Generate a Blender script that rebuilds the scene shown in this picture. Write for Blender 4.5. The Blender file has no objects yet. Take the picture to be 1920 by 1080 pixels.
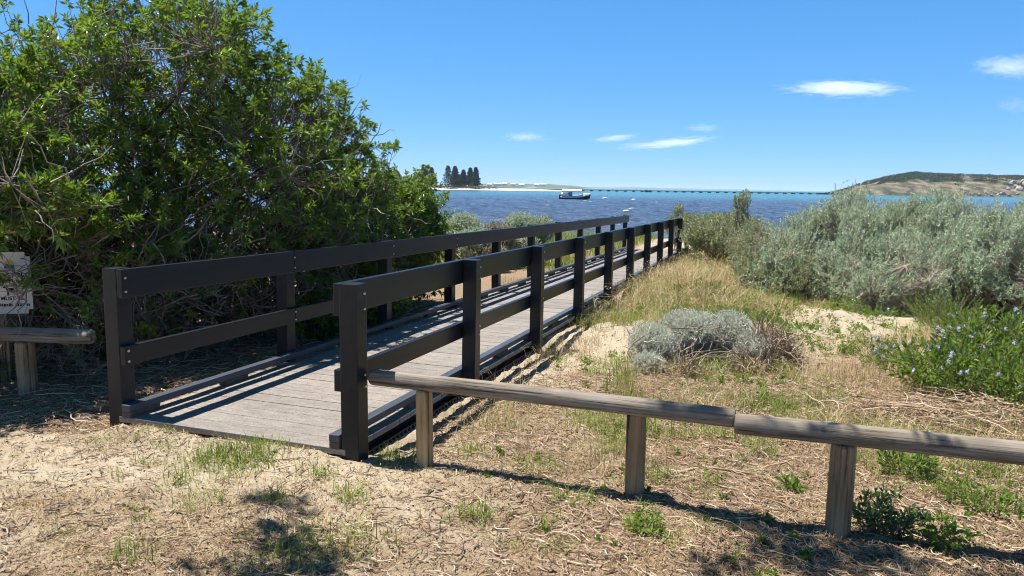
import bpy, bmesh, math
import numpy as np
from mathutils import Matrix, Vector

# ------------------------------------------------------------------ camera
FPX = 1387.0
PITCH = math.atan(189 / FPX)
ROLL = math.radians(0.8)
EYE = np.array([0.0, 0.0, 1.6])
_F = np.array([0, math.cos(PITCH), -math.sin(PITCH)])
_U0 = np.array([0, math.sin(PITCH), math.cos(PITCH)])
_R0 = np.array([1.0, 0, 0])
_R = math.cos(ROLL) * _R0 + math.sin(ROLL) * _U0
_U = -math.sin(ROLL) * _R0 + math.cos(ROLL) * _U0
scene = bpy.context.scene
cam_d = bpy.data.cameras.new("camera")
cam_d.lens = FPX / 1920 * 36
cam_d.sensor_width = 36
cam_d.clip_start = 0.05
cam_d.clip_end = 80000
cam = bpy.data.objects.new("camera", cam_d)
M = Matrix.Identity(4)
for i in range(3):
    M[i][0], M[i][1], M[i][2], M[i][3] = _R[i], _U[i], -_F[i], EYE[i]
cam.matrix_world = M
scene.collection.objects.link(cam)
scene.camera = cam

# ------------------------------------------------------------------ light
SUN_EL, SUN_AZ = math.radians(69), math.radians(-68.6)
world = bpy.data.worlds.new("World")
scene.world = world
world.use_nodes = True
wn, wl = world.node_tree.nodes, world.node_tree.links
sky = wn.new("ShaderNodeTexSky")
sky.sky_type = 'NISHITA'
sky.sun_disc = False
sky.sun_elevation = SUN_EL
sky.sun_rotation = SUN_AZ
sky.air_density = 0.6
sky.dust_density = 0.0
sky.ozone_density = 10.0
EXPOSURE = 0.85
# grade the sky per channel towards the camera's deep blue
sep = wn.new("ShaderNodeSeparateColor"); com = wn.new("ShaderNodeCombineColor")
wl.new(sky.outputs[0], sep.inputs[0])
for ch, (pw, k) in enumerate(((0.90, 1.02), (0.56, 1.02), (0.50, 1.38))):
    m1 = wn.new("ShaderNodeMath"); m1.operation = 'MULTIPLY'; m1.inputs[1].default_value = 0.1
    m2 = wn.new("ShaderNodeMath"); m2.operation = 'POWER'; m2.inputs[1].default_value = pw
    m3 = wn.new("ShaderNodeMath"); m3.operation = 'MULTIPLY'; m3.inputs[1].default_value = k * 10 / 2 ** EXPOSURE
    wl.new(sep.outputs[ch], m1.inputs[0]); wl.new(m1.outputs[0], m2.inputs[0]); wl.new(m2.outputs[0], m3.inputs[0]); wl.new(m3.outputs[0], com.inputs[ch])
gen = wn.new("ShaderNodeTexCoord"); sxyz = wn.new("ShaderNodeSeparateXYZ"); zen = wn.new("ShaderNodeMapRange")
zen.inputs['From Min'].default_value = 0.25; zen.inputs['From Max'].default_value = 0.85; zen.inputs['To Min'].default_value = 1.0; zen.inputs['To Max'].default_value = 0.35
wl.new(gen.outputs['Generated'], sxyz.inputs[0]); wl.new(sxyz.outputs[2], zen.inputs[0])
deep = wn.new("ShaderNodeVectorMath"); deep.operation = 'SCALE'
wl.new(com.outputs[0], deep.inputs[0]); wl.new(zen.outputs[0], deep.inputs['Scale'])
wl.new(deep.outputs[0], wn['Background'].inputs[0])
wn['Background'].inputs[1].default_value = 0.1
sd = bpy.data.lights.new("sun", 'SUN')
sd.energy = 5.0
sd.angle = math.radians(0.53)
sd.color = (1.0, 0.965, 0.91)
sun = bpy.data.objects.new("sun", sd)
S = Vector((math.cos(SUN_EL) * math.sin(SUN_AZ), math.cos(SUN_EL) * math.cos(SUN_AZ), math.sin(SUN_EL)))
sun.rotation_euler = S.to_track_quat('Z', 'Y').to_euler()
scene.collection.objects.link(sun)
scene.view_settings.view_transform = 'Standard'
scene.view_settings.look = 'None'
scene.view_settings.exposure = EXPOSURE
scene.view_settings.gamma = 1.0
scene.cycles.filter_width = 1.05
scene.cycles.max_bounces = 12
scene.cycles.diffuse_bounces = 4
scene.cycles.glossy_bounces = 3
scene.cycles.transmission_bounces = 5
scene.cycles.volume_bounces = 12
scene.cycles.transparent_max_bounces = 8

# ------------------------------------------------------------------ helpers
RNG = np.random.default_rng(7)
_T = np.random.default_rng(11).random((256, 256))


def vnoise(x, y, s=0):
    x = np.asarray(x, float) + s * 17.31
    y = np.asarray(y, float) + s * 9.77
    xi, yi = np.floor(x).astype(int), np.floor(y).astype(int)
    fx, fy = x - xi, y - yi
    fx, fy = fx * fx * (3 - 2 * fx), fy * fy * (3 - 2 * fy)
    a = _T[xi & 255, yi & 255]; b = _T[(xi + 1) & 255, yi & 255]
    c = _T[xi & 255, (yi + 1) & 255]; d = _T[(xi + 1) & 255, (yi + 1) & 255]
    return (a * (1 - fx) + b * fx) * (1 - fy) + (c * (1 - fx) + d * fx) * fy


def fbm(x, y, o=4, s=0):
    r, a = 0, 0.5
    for k in range(o):
        r = r + a * vnoise(x * 2 ** k, y * 2 ** k, s + k)
        a *= 0.5
    return r


def ray(x, y):
    v = _F * FPX + _R * (x - 960) + _U * (540 - y)
    return v / np.linalg.norm(v)


def at_depth(x, y, Y):
    v = ray(x, y)
    return EYE + v * Y / v[1]


# bridge frame: origin between the two front posts
BD = np.array([0.3294, 0.9441, 0.0]); BD /= np.linalg.norm(BD)
BN = np.array([BD[1], -BD[0], 0.0])
BO = np.array([-1.755, 4.50, 0.0])
TILT = -0.0115


def bl(x, y):
    dx, dy = x - BO[0], y - BO[1]
    return dx * BN[0] + dy * BN[1], dx * BD[0] + dy * BD[1]     # across, along


MOUNDS = []     # x, y, height, radius x, radius y


def hgt(x, y, fine=True):
    x = np.asarray(x, float); y = np.asarray(y, float)
    a, l = bl(x, y)
    z = TILT * np.clip(l, 0, 22)
    # dune lip down to the sea
    t = np.clip((y - 27) / 16, 0, 1)
    z = z - 1.75 * t * t * (3 - 2 * t) - 0.05 * np.clip(y - 43, 0, 200)
    z = z + 0.16 * (fbm(x * 0.35 + 3, y * 0.35, 3, 3) - 0.45) * np.clip((y - 6) / 4, 0, 1)
    # flat strip and side dip beside the deck
    dk = np.exp(-(np.clip(np.abs(a) - 0.9, 0, 9) / 0.5) ** 2) * np.clip((l + .1) * 3, 0, 1) * np.clip((20 - l) / 2, 0, 1)
    z = z * (1 - dk) + dk * (TILT * np.clip(l, 0, 22) - 0.045)
    dd = np.exp(-((a - 1.0) / 0.14) ** 2) * np.clip((l - .1) * 2, 0, 1)
    z = z - 0.025 * dd * (0.6 + 0.8 * vnoise(x * 3, y * 3, 5))
    z = z + 0.045 * np.exp(-((l + 0.16) / 0.13) ** 2) * np.clip((0.95 - np.abs(a)) * 4, 0, 1) * (0.4 + 1.0 * vnoise(x * 2.5, y * 2.5, 8))
    for mx, my, mh, rx, ry in MOUNDS:
        z = z + mh * np.exp(-((x - mx) / rx) ** 2 - ((y - my) / ry) ** 2) * (0.55 + 0.9 * fbm(x * 4.5, y * 4.5, 3, 33))
    if fine:
        near = np.clip((14 - np.hypot(x, y)) / 6, 0, 1)
        under = 1 - ((np.abs(a) < 0.9) & (l > 0.0)) * 0.7
        z = z + near * under * (0.05 * (fbm(x * 3, y * 3, 3, 9) - 0.45) + 0.04 * (fbm(x * 13, y * 13, 4, 13) - 0.45))
    return z


def gnd(px, py):
    """ground point seen at photograph pixel"""
    v = ray(px, py)
    z = 0.0
    for _ in range(12):
        P = EYE + v * (z - EYE[2]) / v[2]
        z = float(hgt(P[0], P[1], False))
    return np.array([P[0], P[1], z])


MOUNDS += [(4.1, 9.4, 0.13, 0.6, 0.6), (1.2, 8.2, 0.10, 0.7, 0.8), (2.6, 8.4, 0.15, 0.9, 0.7), (4.4, 7.4, .12, 1.1, .5), (2.6, 11.5, .15, 1.2, 1.5)]

COL = scene.collection


def link(o, parent=None):
    COL.objects.link(o)
    if parent is not None:
        o.parent = parent
    return o


def tag(o, label=None, cat=None, group=None, kind=None):
    if label: o['label'] = label
    if cat: o['category'] = cat
    if group: o['group'] = group
    if kind: o['kind'] = kind
    return o


def empty(name, loc=(0, 0, 0), rz=0.0):
    o = bpy.data.objects.new(name, None)
    o.location = loc
    o.rotation_euler = (0, 0, rz)
    o.empty_display_size = 0.1
    return link(o)


def npmesh(name, V, Q, mat, parent=None, tint=None, smooth=False, k=4):
    me = bpy.data.meshes.new(name)
    V = np.ascontiguousarray(V, dtype=np.float32).reshape(-1, 3)
    Q = np.ascontiguousarray(Q, dtype=np.int32).reshape(-1, k)
    me.vertices.add(len(V)); me.vertices.foreach_set('co', V.ravel())
    me.loops.add(Q.size); me.loops.foreach_set('vertex_index', Q.ravel())
    me.polygons.add(len(Q)); me.polygons.foreach_set('loop_start', np.arange(0, Q.size, k, dtype=np.int32))
    if tint is not None:
        at = me.attributes.new('tint', 'FLOAT', 'FACE')
        at.data.foreach_set('value', np.ascontiguousarray(tint, dtype=np.float32))
    me.update(calc_edges=True)
    me.polygons.foreach_set('use_smooth', np.full(len(Q), smooth))
    me.materials.append(mat)
    return link(bpy.data.objects.new(name, me), parent)


def norm(a):
    return a / np.maximum(np.linalg.norm(a, axis=-1, keepdims=True), 1e-9)


def leaves(B, D, L, W, droop=0.15, rng=RNG):
    """lanceolate leaves: base points, directions, lengths, widths -> V, Q"""
    n = len(B)
    r = rng.normal(size=(n, 3)); r[:, 2] += 0.8
    s = norm(np.cross(D, r)); nn = np.cross(s, D)
    L = np.broadcast_to(L, (n,))[:, None]; W = np.broadcast_to(W, (n,))[:, None]
    m = B + D * L * 0.5
    V = np.empty((n, 4, 3))
    V[:, 0] = B
    V[:, 1] = m + s * W * 0.5 + nn * W * 0.15
    V[:, 2] = B + D * L - np.array([0, 0, 1.0]) * L * droop
    V[:, 3] = m - s * W * 0.5 + nn * W * 0.15
    return V.reshape(-1, 3), np.arange(n * 4).reshape(n, 4)


def tubes(P, R, sides=4):
    """P (N,K,3), R (N,K) -> V, Q"""
    N, K = P.shape[:2]
    t = np.empty_like(P)
    t[:, 1:-1] = P[:, 2:] - P[:, :-2]; t[:, 0] = P[:, 1] - P[:, 0]; t[:, -1] = P[:, -1] - P[:, -2]
    t = norm(t)
    ref = np.where(np.abs(t[:, :1, 2:3]) > 0.8, np.array([1.0, 0.13, 0]), np.array([0.07, 0.1, 1.0]))
    a = norm(np.cross(t, np.broadcast_to(ref, t.shape))); b = np.cross(t, a)
    an = np.arange(sides) * 2 * math.pi / sides
    V = P[:, :, None] + R[:, :, None, None] * (a[:, :, None] * np.cos(an)[:, None] + b[:, :, None] * np.sin(an)[:, None])
    i = np.arange(N * K * sides).reshape(N, K, sides)
    i2 = np.roll(i, -1, axis=2)
    Q = np.stack([i[:, :-1], i2[:, :-1], i2[:, 1:], i[:, 1:]], axis=-1)
    return V.reshape(-1, 3), Q.reshape(-1, 4)


def cat_mesh(parts):
    V, Q, o = [], [], 0
    for v, q in parts:
        V.append(v); Q.append(q + o); o += len(v)
    return np.concatenate(V), np.concatenate(Q)


class MB:
    """bmesh collector: bevelled boxes, bars, lofts"""
    def __init__(self): self.bm = bmesh.new()

    def box(self, x0, x1, y0, y1, z0, z1, bev=0.0):
        r = bmesh.ops.create_cube(self.bm, size=1)
        bmesh.ops.scale(self.bm, vec=(x1 - x0, y1 - y0, z1 - z0), verts=r['verts'])
        bmesh.ops.translate(self.bm, vec=((x0 + x1) / 2, (y0 + y1) / 2, (z0 + z1) / 2), verts=r['verts'])
        if bev:
            ed = list({e for v in r['verts'] for e in v.link_edges})
            bmesh.ops.bevel(self.bm, geom=ed, offset=bev, segments=2, affect='EDGES', profile=0.6)
        return self

    def cyl(self, p, q, r0, r1=None, n=12):
        p, q = Vector(p), Vector(q); d = q - p
        rot = d.to_track_quat('Z', 'Y').to_matrix().to_4x4()
        bmesh.ops.create_cone(self.bm, cap_ends=True, segments=n, radius1=r0, radius2=r0 if r1 is None else r1, depth=d.length,
                              matrix=Matrix.Translation((p + q) / 2) @ rot)
        return self

    def ball(self, c, r, s=(1, 1, 1)):
        bmesh.ops.create_icosphere(self.bm, subdivisions=2, radius=r, matrix=Matrix.Translation(c) @ Matrix.Diagonal((*s, 1)))
        return self

    def loft(self, rings):
        vs = [[self.bm.verts.new(p) for p in ring] for ring in rings]
        n = len(vs[0])
        for a, b in zip(vs[:-1], vs[1:]):
            for i in range(n):
                self.bm.faces.new((a[i], a[(i + 1) % n], b[(i + 1) % n], b[i]))
        self.bm.faces.new(vs[0][::-1]); self.bm.faces.new(vs[-1])
        return self

    def build(self, name, mat, parent=None, smooth=False, loc=None):
        me = bpy.data.meshes.new(name)
        bmesh.ops.recalc_face_normals(self.bm, faces=self.bm.faces)
        self.bm.to_mesh(me); self.bm.free()
        me.materials.append(mat)
        if smooth: me.polygons.foreach_set('use_smooth', np.full(len(me.polygons), True))
        o = bpy.data.objects.new(name, me)
        if loc is not None: o.location = loc
        return link(o, parent)


# ------------------------------------------------------------------ materials
def newmat(name):
    m = bpy.data.materials.new(name); m.use_nodes = True
    n, l = m.node_tree.nodes, m.node_tree.links
    return m, n, l, n['Principled BSDF']


def ramp(n, stops):
    r = n.new('ShaderNodeValToRGB')
    e = r.color_ramp.elements
    while len(e) < len(stops): e.new(0.5)
    for k, (p, c) in enumerate(stops):
        e[k].position = p; e[k].color = (*c, 1)
    return r


def noise(n, l, scale, detail=4, vec=None, rough=0.55):
    t = n.new('ShaderNodeTexNoise')
    t.inputs['Scale'].default_value = scale; t.inputs['Detail'].default_value = detail
    t.inputs['Roughness'].default_value = rough
    if vec is not None: l.new(vec, t.inputs['Vector'])
    return t


def mapping(n, l, src, scale):
    m = n.new('ShaderNodeMapping'); m.inputs['Scale'].default_value = scale
    l.new(src, m.inputs['Vector'])
    return m.outputs[0]


def mix(n, l, fac, a, b, mode='MIX'):
    m = n.new('ShaderNodeMix'); m.data_type = 'RGBA'; m.blend_type = mode
    for sock, v in ((m.inputs[0], fac), (m.inputs[6], a), (m.inputs[7], b)):
        if hasattr(v, 'is_linked'): l.new(v, sock)
        elif isinstance(v, tuple): sock.default_value = (*v, 1)
        else: sock.default_value = v
    return m.outputs[2]


def m_simple(name, col, rough=0.6, spec=0.5, var=0.15, scale=8, bump=0.0, stretch=None, metal=0.0):
    m, n, l, b = newmat(name)
    tc = n.new('ShaderNodeTexCoord')
    v = tc.outputs['Object']
    if stretch: v = mapping(n, l, v, stretch)
    t = noise(n, l, scale, 5, v)
    c = ramp(n, [(0.3, tuple(x * (1 - var) for x in col)), (0.7, tuple(min(1, x * (1 + var)) for x in col))])
    l.new(t.outputs[0], c.inputs[0]); l.new(c.outputs[0], b.inputs['Base Color'])
    b.inputs['Roughness'].default_value = rough; b.inputs['Specular IOR Level'].default_value = spec
    b.inputs['Metallic'].default_value = metal
    if bump:
        bp = n.new('ShaderNodeBump'); bp.inputs['Strength'].default_value = bump; bp.inputs['Distance'].default_value = 0.01
        l.new(t.outputs[0], bp.inputs['Height']); l.new(bp.outputs[0], b.inputs['Normal'])
    return m


def m_leaf(name, stops, trans=0.35, tcol=(0.25, 0.4, 0.05), rough=0.45, spec=0.4):
    m, n, l, b = newmat(name)
    a = n.new('ShaderNodeAttribute'); a.attribute_name = 'tint'
    c = ramp(n, stops); l.new(a.outputs['Fac'], c.inputs[0])
    l.new(c.outputs[0], b.inputs['Base Color'])
    b.inputs['Roughness'].default_value = rough; b.inputs['Specular IOR Level'].default_value = spec
    if trans > 0:
        t = n.new('ShaderNodeBsdfTranslucent')
        l.new(mix(n, l, 0.55, c.outputs[0], tcol), t.inputs['Color'])
        x = n.new('ShaderNodeMixShader'); x.inputs[0].default_value = trans
        l.new(b.outputs[0], x.inputs[1]); l.new(t.outputs[0], x.inputs[2])
        l.new(x.outputs[0], n['Material Output'].inputs['Surface'])
    return m


LEAF_BIG = m_leaf('glossy_leaf', [(0.0, (0.03, 0.065, 0.014)), (0.5, (0.10, 0.175, 0.028)), (0.85, (0.26, 0.35, 0.06)), (1.0, (0.36, 0.34, 0.10))], 0.40, (0.34, 0.52, 0.025), 0.36, 0.6)
LEAF_GREY = m_leaf('saltbush_leaf', [(0, (0.30, 0.39, 0.24)), (0.6, (0.56, 0.64, 0.44)), (1, (0.80, 0.83, 0.66))], 0.38, (0.25, 0.35, 0.2), 0.7, 0.2)
LEAF_OLIVE = m_leaf('olive_leaf', [(0, (0.20, 0.25, 0.12)), (0.6, (0.36, 0.40, 0.22)), (1, (0.58, 0.55, 0.36))], 0.3, (0.25, 0.32, 0.08), 0.6, 0.3)
LEAF_SILVER = m_leaf('silver_leaf', [(0, (0.56, 0.58, 0.46)), (0.6, (0.76, 0.77, 0.63)), (1, (0.88, 0.87, 0.73))], 0.38, (0.4, 0.45, 0.35), 0.75, 0.2)
LEAF_WEED = m_leaf('weed_leaf', [(0, (0.06, 0.11, 0.016)), (0.6, (0.14, 0.23, 0.035)), (1, (0.30, 0.36, 0.07))], 0.4, (0.3, 0.42, 0.04), 0.5, 0.3)
GRASS = m_leaf('green_grass', [(0, (0.09, 0.15, 0.02)), (0.6, (0.23, 0.31, 0.055)), (1, (0.46, 0.44, 0.18))], 0.35, (0.35, 0.42, 0.06), 0.6, 0.25)
DRY = m_leaf('dry_grass', [(0, (0.25, 0.17, 0.09)), (0.5, (0.48, 0.36, 0.20)), (1, (0.72, 0.61, 0.40))], 0.3, (0.6, 0.42, 0.18), 0.7, 0.2)
LITTER = m_leaf('leaf_litter', [(0, (0.06, 0.035, 0.02)), (0.5, (0.19, 0.12, 0.07)), (0.85, (0.36, 0.25, 0.15)), (1, (0.5, 0.42, 0.3))], 0.0, rough=0.8, spec=0.15)
PETAL = m_leaf('petal', [(0, (0.5, 0.5, 0.72)), (1, (0.78, 0.78, 0.88))], 0.3, (0.6, 0.6, 0.8), 0.7, 0.2)
YELLOW = m_leaf('yellow_petal', [(0, (0.5, 0.45, 0.03)), (1, (0.7, 0.6, 0.05))], 0.3, (0.6, 0.55, 0.05), 0.7, 0.2)
PINE = m_leaf('pine_needles', [(0, (0.025, 0.05, 0.03)), (1, (0.085, 0.135, 0.08))], 0.1, (0.05, 0.1, 0.03), 0.7, 0.2)
BARK = m_simple('grey_bark', (0.24, 0.19, 0.15), 0.85, 0.2, 0.35, 12, 0.3)
BARK_DARK = m_simple('brown_bark', (0.12, 0.085, 0.06), 0.9, 0.2, 0.35, 9, 0.3)
TWIG_B = m_simple('shrub_twig', (0.26, 0.21, 0.165), 0.8, 0.3, 0.4, 3)
TWIG = m_simple('pale_twig', (0.42, 0.35, 0.28), 0.8, 0.2, 0.4, 3)
STICK = m_leaf('dead_stick', [(0, (0.11, 0.065, 0.04)), (0.5, (0.33, 0.225, 0.14)), (1, (0.62, 0.50, 0.36))], 0.0, rough=0.8, spec=0.2)


def m_rail(name='charcoal_rail', k=1.0):
    m, n, l, b = newmat(name)
    tc = n.new('ShaderNodeTexCoord'); v = tc.outputs['Object']
    t = noise(n, l, 3, 6, mapping(n, l, v, (6, 1, 6)))
    t2 = noise(n, l, 45, 4, mapping(n, l, v, (1, .12, 1)))
    c = ramp(n, [(0.3, (0.011 * k, 0.0125 * k, 0.0155 * k)), (0.7, (0.0165 * k, 0.0185 * k, 0.0225 * k))])
    l.new(t.outputs[0], c.inputs[0])
    l.new(c.outputs[0], b.inputs['Base Color'])
    r = n.new('ShaderNodeMapRange'); r.inputs['To Min'].default_value = 0.32; r.inputs['To Max'].default_value = 0.40; b.inputs['Specular IOR Level'].default_value = 0.3
    l.new(t2.outputs[0], r.inputs[0]); l.new(r.outputs[0], b.inputs['Roughness'])
    bp = n.new('ShaderNodeBump'); bp.inputs['Strength'].default_value = 0.03; bp.inputs['Distance'].default_value = 0.002
    l.new(t2.outputs[0], bp.inputs['Height']); l.new(bp.outputs[0], b.inputs['Normal'])
    return m


def m_deck():
    m, n, l, b = newmat('weathered_deck_board')
    tc = n.new('ShaderNodeTexCoord'); v = tc.outputs['Object']
    a = n.new('ShaderNodeAttribute'); a.attribute_name = 'tint'
    t = noise(n, l, 14, 7, mapping(n, l, v, (0.5, 3, 1)), 0.7)
    t2 = noise(n, l, 130, 3, mapping(n, l, v, (0.6, 1, 1)), 0.6)
    t3 = noise(n, l, 1.1, 4, v)
    c = ramp(n, [(0.25, (0.18, 0.155, 0.135)), (0.5, (0.275, 0.25, 0.225)), (0.75, (0.38, 0.35, 0.32))])
    l.new(t.outputs[0], c.inputs[0])
    c2 = ramp(n, [(0.35, (0.62, 0.6, 0.58)), (0.62, (1.08, 1.07, 1.06))])
    l.new(t2.outputs[0], c2.inputs[0])
    c3 = ramp(n, [(0.0, (0.86, 0.85, 0.85)), (1, (1.1, 1.08, 1.05))]); l.new(a.outputs['Fac'], c3.inputs[0])
    c4 = ramp(n, [(0.35, (0.85, 0.83, 0.82)), (0.65, (1.1, 1.08, 1.04))]); l.new(t3.outputs[0], c4.inputs[0])
    x = mix(n, l, 1.0, c.outputs[0], c2.outputs[0], 'MULTIPLY')
    x = mix(n, l, 1.0, x, c3.outputs[0], 'MULTIPLY')
    x = mix(n, l, 1.0, x, c4.outputs[0], 'MULTIPLY')
    l.new(x, b.inputs['Base Color'])
    b.inputs['Roughness'].default_value = 0.7
    bp = n.new('ShaderNodeBump'); bp.inputs['Strength'].default_value = 0.3; bp.inputs['Distance'].default_value = 0.003
    l.new(t2.outputs[0], bp.inputs['Height']); l.new(bp.outputs[0], b.inputs['Normal'])
    return m


def m_log(name, base):
    m, n, l, b = newmat(name)
    tc = n.new('ShaderNodeTexCoord'); v = tc.outputs['Object']
    t = noise(n, l, 30, 6, mapping(n, l, v, (1, 1, 0.035)), 0.75)
    t2 = noise(n, l, 5, 5, mapping(n, l, v, (1, 1, 0.5)))
    c = ramp(n, [(0.39, tuple(x * 0.2 for x in base)), (0.46, base), (0.64, tuple(min(1, x * 1.6) for x in base))])
    l.new(t.outputs[0], c.inputs[0])
    c2 = ramp(n, [(0.35, (0.72, 0.68, 0.6)), (0.65, (1.1, 1.1, 1.1))]); l.new(t2.outputs[0], c2.inputs[0])
    l.new(mix(n, l, 1.0, c.outputs[0], c2.outputs[0], 'MULTIPLY'), b.inputs['Base Color'])
    b.inputs['Roughness'].default_value = 0.8; b.inputs['Specular IOR Level'].default_value = 0.25
    bp = n.new('ShaderNodeBump'); bp.inputs['Strength'].default_value = 0.7; bp.inputs['Distance'].default_value = 0.006
    l.new(t.outputs[0], bp.inputs['Height']); l.new(bp.outputs[0], b.inputs['Normal'])
    return m


def m_ground():
    m, n, l, b = newmat('sandy_ground')
    g = n.new('ShaderNodeNewGeometry'); v = g.outputs['Position']
    big = noise(n, l, 0.9, 6, v, 0.65)
    mid = noise(n, l, 5.5, 7, v, 0.7)
    fine = noise(n, l, 55, 6, v, 0.75)
    sp = noise(n, l, 170, 3, v, 0.6)
    sand = ramp(n, [(0.3, (0.36, 0.29, 0.20)), (0.55, (0.48, 0.40, 0.285)), (0.75, (0.57, 0.49, 0.37))])
    l.new(fine.outputs[0], sand.inputs[0])
    deb = ramp(n, [(0.3, (0.09, 0.055, 0.035)), (0.5, (0.27, 0.185, 0.115)), (0.7, (0.52, 0.40, 0.26))])
    l.new(sp.outputs[0], deb.inputs[0])
    at = n.new('ShaderNodeAttribute'); at.attribute_name = 'debris'
    # debris cover = painted-by-place amount + noise breakup
    ad = n.new('ShaderNodeMath'); ad.operation = 'ADD'
    l.new(at.outputs['Fac'], ad.inputs[0])
    m2 = n.new('ShaderNodeMath'); m2.operation = 'ADD'; l.new(mid.outputs[0], m2.inputs[0]); l.new(big.outputs[0], m2.inputs[1])
    l.new(m2.outputs[0], ad.inputs[1])
    k = n.new('ShaderNodeMapRange'); k.inputs['From Min'].default_value = 1.22; k.inputs['From Max'].default_value = 1.62
    l.new(ad.outputs[0], k.inputs[0])
    x = mix(n, l, k.outputs[0], sand.outputs[0], deb.outputs[0])
    l.new(x, b.inputs['Base Color'])
    b.inputs['Roughness'].default_value = 0.95; b.inputs['Specular IOR Level'].default_value = 0.1
    bp = n.new('ShaderNodeBump'); bp.inputs['Strength'].default_value = 0.8; bp.inputs['Distance'].default_value = 0.012
    s2 = n.new('ShaderNodeMath'); s2.operation = 'ADD'; l.new(fine.outputs[0], s2.inputs[0]); l.new(sp.outputs[0], s2.inputs[1])
    l.new(s2.outputs[0], bp.inputs['Height']); l.new(bp.outputs[0], b.inputs['Normal'])
    return m


def m_sea():
    m, n, l, b = newmat('sea_water')
    g = n.new('ShaderNodeNewGeometry'); v = g.outputs['Position']
    sx = n.new('ShaderNodeSeparateXYZ'); l.new(v, sx.inputs[0])
    big = noise(n, l, 0.004, 5, mapping(n, l, v, (0.6, 1.4, 1)), 0.55)
    ad = n.new('ShaderNodeMath'); ad.operation = 'MULTIPLY_ADD'
    l.new(big.outputs[0], ad.inputs[0]); ad.inputs[1].default_value = 190; l.new(sx.outputs[1], ad.inputs[2])
    # seagrass beds near, bare sand bottom farther out
    k = n.new('ShaderNodeMapRange'); k.inputs['From Min'].default_value = 300; k.inputs['From Max'].default_value = 470
    l.new(ad.outputs[0], k.inputs[0])
    kx = n.new('ShaderNodeMapRange'); kx.inputs['From Min'].default_value = -75; kx.inputs['From Max'].default_value = 60; kx.inputs['To Min'].default_value = 0.25
    l.new(sx.outputs[0], kx.inputs[0])
    kk = n.new('ShaderNodeMath'); kk.operation = 'MULTIPLY'; l.new(k.outputs[0], kk.inputs[0]); l.new(kx.outputs[0], kk.inputs[1]); k = kk
    body = mix(n, l, k.outputs[0], (0.064, 0.088, 0.132), (0.05, 0.165, 0.18))
    w = noise(n, l, 0.9, 7, mapping(n, l, v, (0.5, 0.8, 1)), 0.7)
    patch = ramp(n, [(0.36, (0.35, 0.38, 0.5)), (0.52, (1.0, 1.0, 1.0)), (0.66, (2.0, 1.9, 1.75))])
    l.new(w.outputs[0], patch.inputs[0])
    body = mix(n, l, 0.7, body, mix(n, l, 1.0, body, patch.outputs[0], 'MULTIPLY'))
    f1 = noise(n, l, 0.35, 6, mapping(n, l, v, (0.35, 1.2, 1)), 0.7)
    f2 = noise(n, l, 0.03, 3, v)
    fm = n.new('ShaderNodeMath'); fm.operation = 'MULTIPLY_ADD'; fm.inputs[1].default_value = 0.22
    l.new(f2.outputs[0], fm.inputs[0]); l.new(f1.outputs[0], fm.inputs[2])
    foam = ramp(n, [(0.78, (0, 0, 0)), (0.80, (1, 1, 1))]); l.new(fm.outputs[0], foam.inputs[0])
    l.new(mix(n, l, foam.outputs[0], body, (0.8, 0.82, 0.85)), b.inputs['Base Color'])
    b.inputs['Roughness'].default_value = 0.22
    b.inputs['IOR'].default_value = 1.33
    b.inputs['Specular IOR Level'].default_value = 0.35
    bp = n.new('ShaderNodeBump'); bp.inputs['Strength'].default_value = 1.0; bp.inputs['Distance'].default_value = 0.35
    l.new(w.outputs[0], bp.inputs['Height']); l.new(bp.outputs[0], b.inputs['Normal'])
    return m


RAIL, DECK = m_rail(), m_deck()
KERB = m_rail('pale_kerb', 5)  # rail charcoal in a paler tone for the kerb beams
LOG = m_log('weathered_log', (0.215, 0.185, 0.15))
LOGP = m_log('weathered_post', (0.27, 0.19, 0.11))
LOGY = m_log('yellow_post', (0.38, 0.26, 0.13))
STEEL = m_simple('steel_bolt', (0.62, 0.6, 0.57), 0.35, 0.5, 0.1, 20, metal=0.9)
BLACKP = m_simple('black_plastic', (0.015, 0.015, 0.017), 0.5, 0.5, 0.2, 20)
BROWNEND = m_simple('brown_end_grain', (0.10, 0.075, 0.055), 0.8, 0.3, 0.3, 25, 0.2)
WHITE = m_simple('white_gelcoat', (0.8, 0.8, 0.78), 0.35, 0.5, 0.04, 2)
NAVY = m_simple('navy_rubber', (0.012, 0.014, 0.03), 0.5, 0.4, 0.2, 4)
BLUE = m_simple('blue_panel', (0.12, 0.2, 0.5), 0.5, 0.4, 0.2, 3)
SIGNP = m_simple('sign_panel', (0.62, 0.57, 0.47), 0.55, 0.4, 0.06, 12)
INK = m_simple('black_print', (0.012, 0.012, 0.012), 0.6, 0.3, 0.1, 30)
CONC = m_simple('pier_concrete', (0.10, 0.10, 0.10), 0.85, 0.2, 0.2, 0.5)

# ------------------------------------------------------------------ ground, sea
dpx = []


def debris_amount(x, y):
    """0..1: dead needles and twigs, thick in the foreground right and under the shrubs"""
    a, l = bl(x, y)
    right = np.clip((x + 0.6) / 1.6, 0, 1)
    near = np.clip((7.5 - y) / 2.2, 0, 1)
    d = 0.38 + 0.32 * right * near + 0.12 * near * np.clip((4.2 - y) / 1.2, 0, 1)
    d = d + 1.3 * np.clip((-a - 0.85) / 0.3, 0, 1) * np.clip((l + 0.35) / 0.25, 0, 1)
    d = d - 0.30 * np.exp(-((x - 1.0) / 1.0) ** 2 - ((y - 7.4) / 1.4) ** 2) * (1 - 0.5 * right * near)
    d = d - 0.35 * np.exp(-((x - 4.2) / 1.1) ** 2 - ((y - 9.3) / 1.2) ** 2)
    d = d - 0.22 * np.exp(-((x + 1.6) / 1.4) ** 2 - ((y - 4.0) / 0.35) ** 2)
    return d


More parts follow.
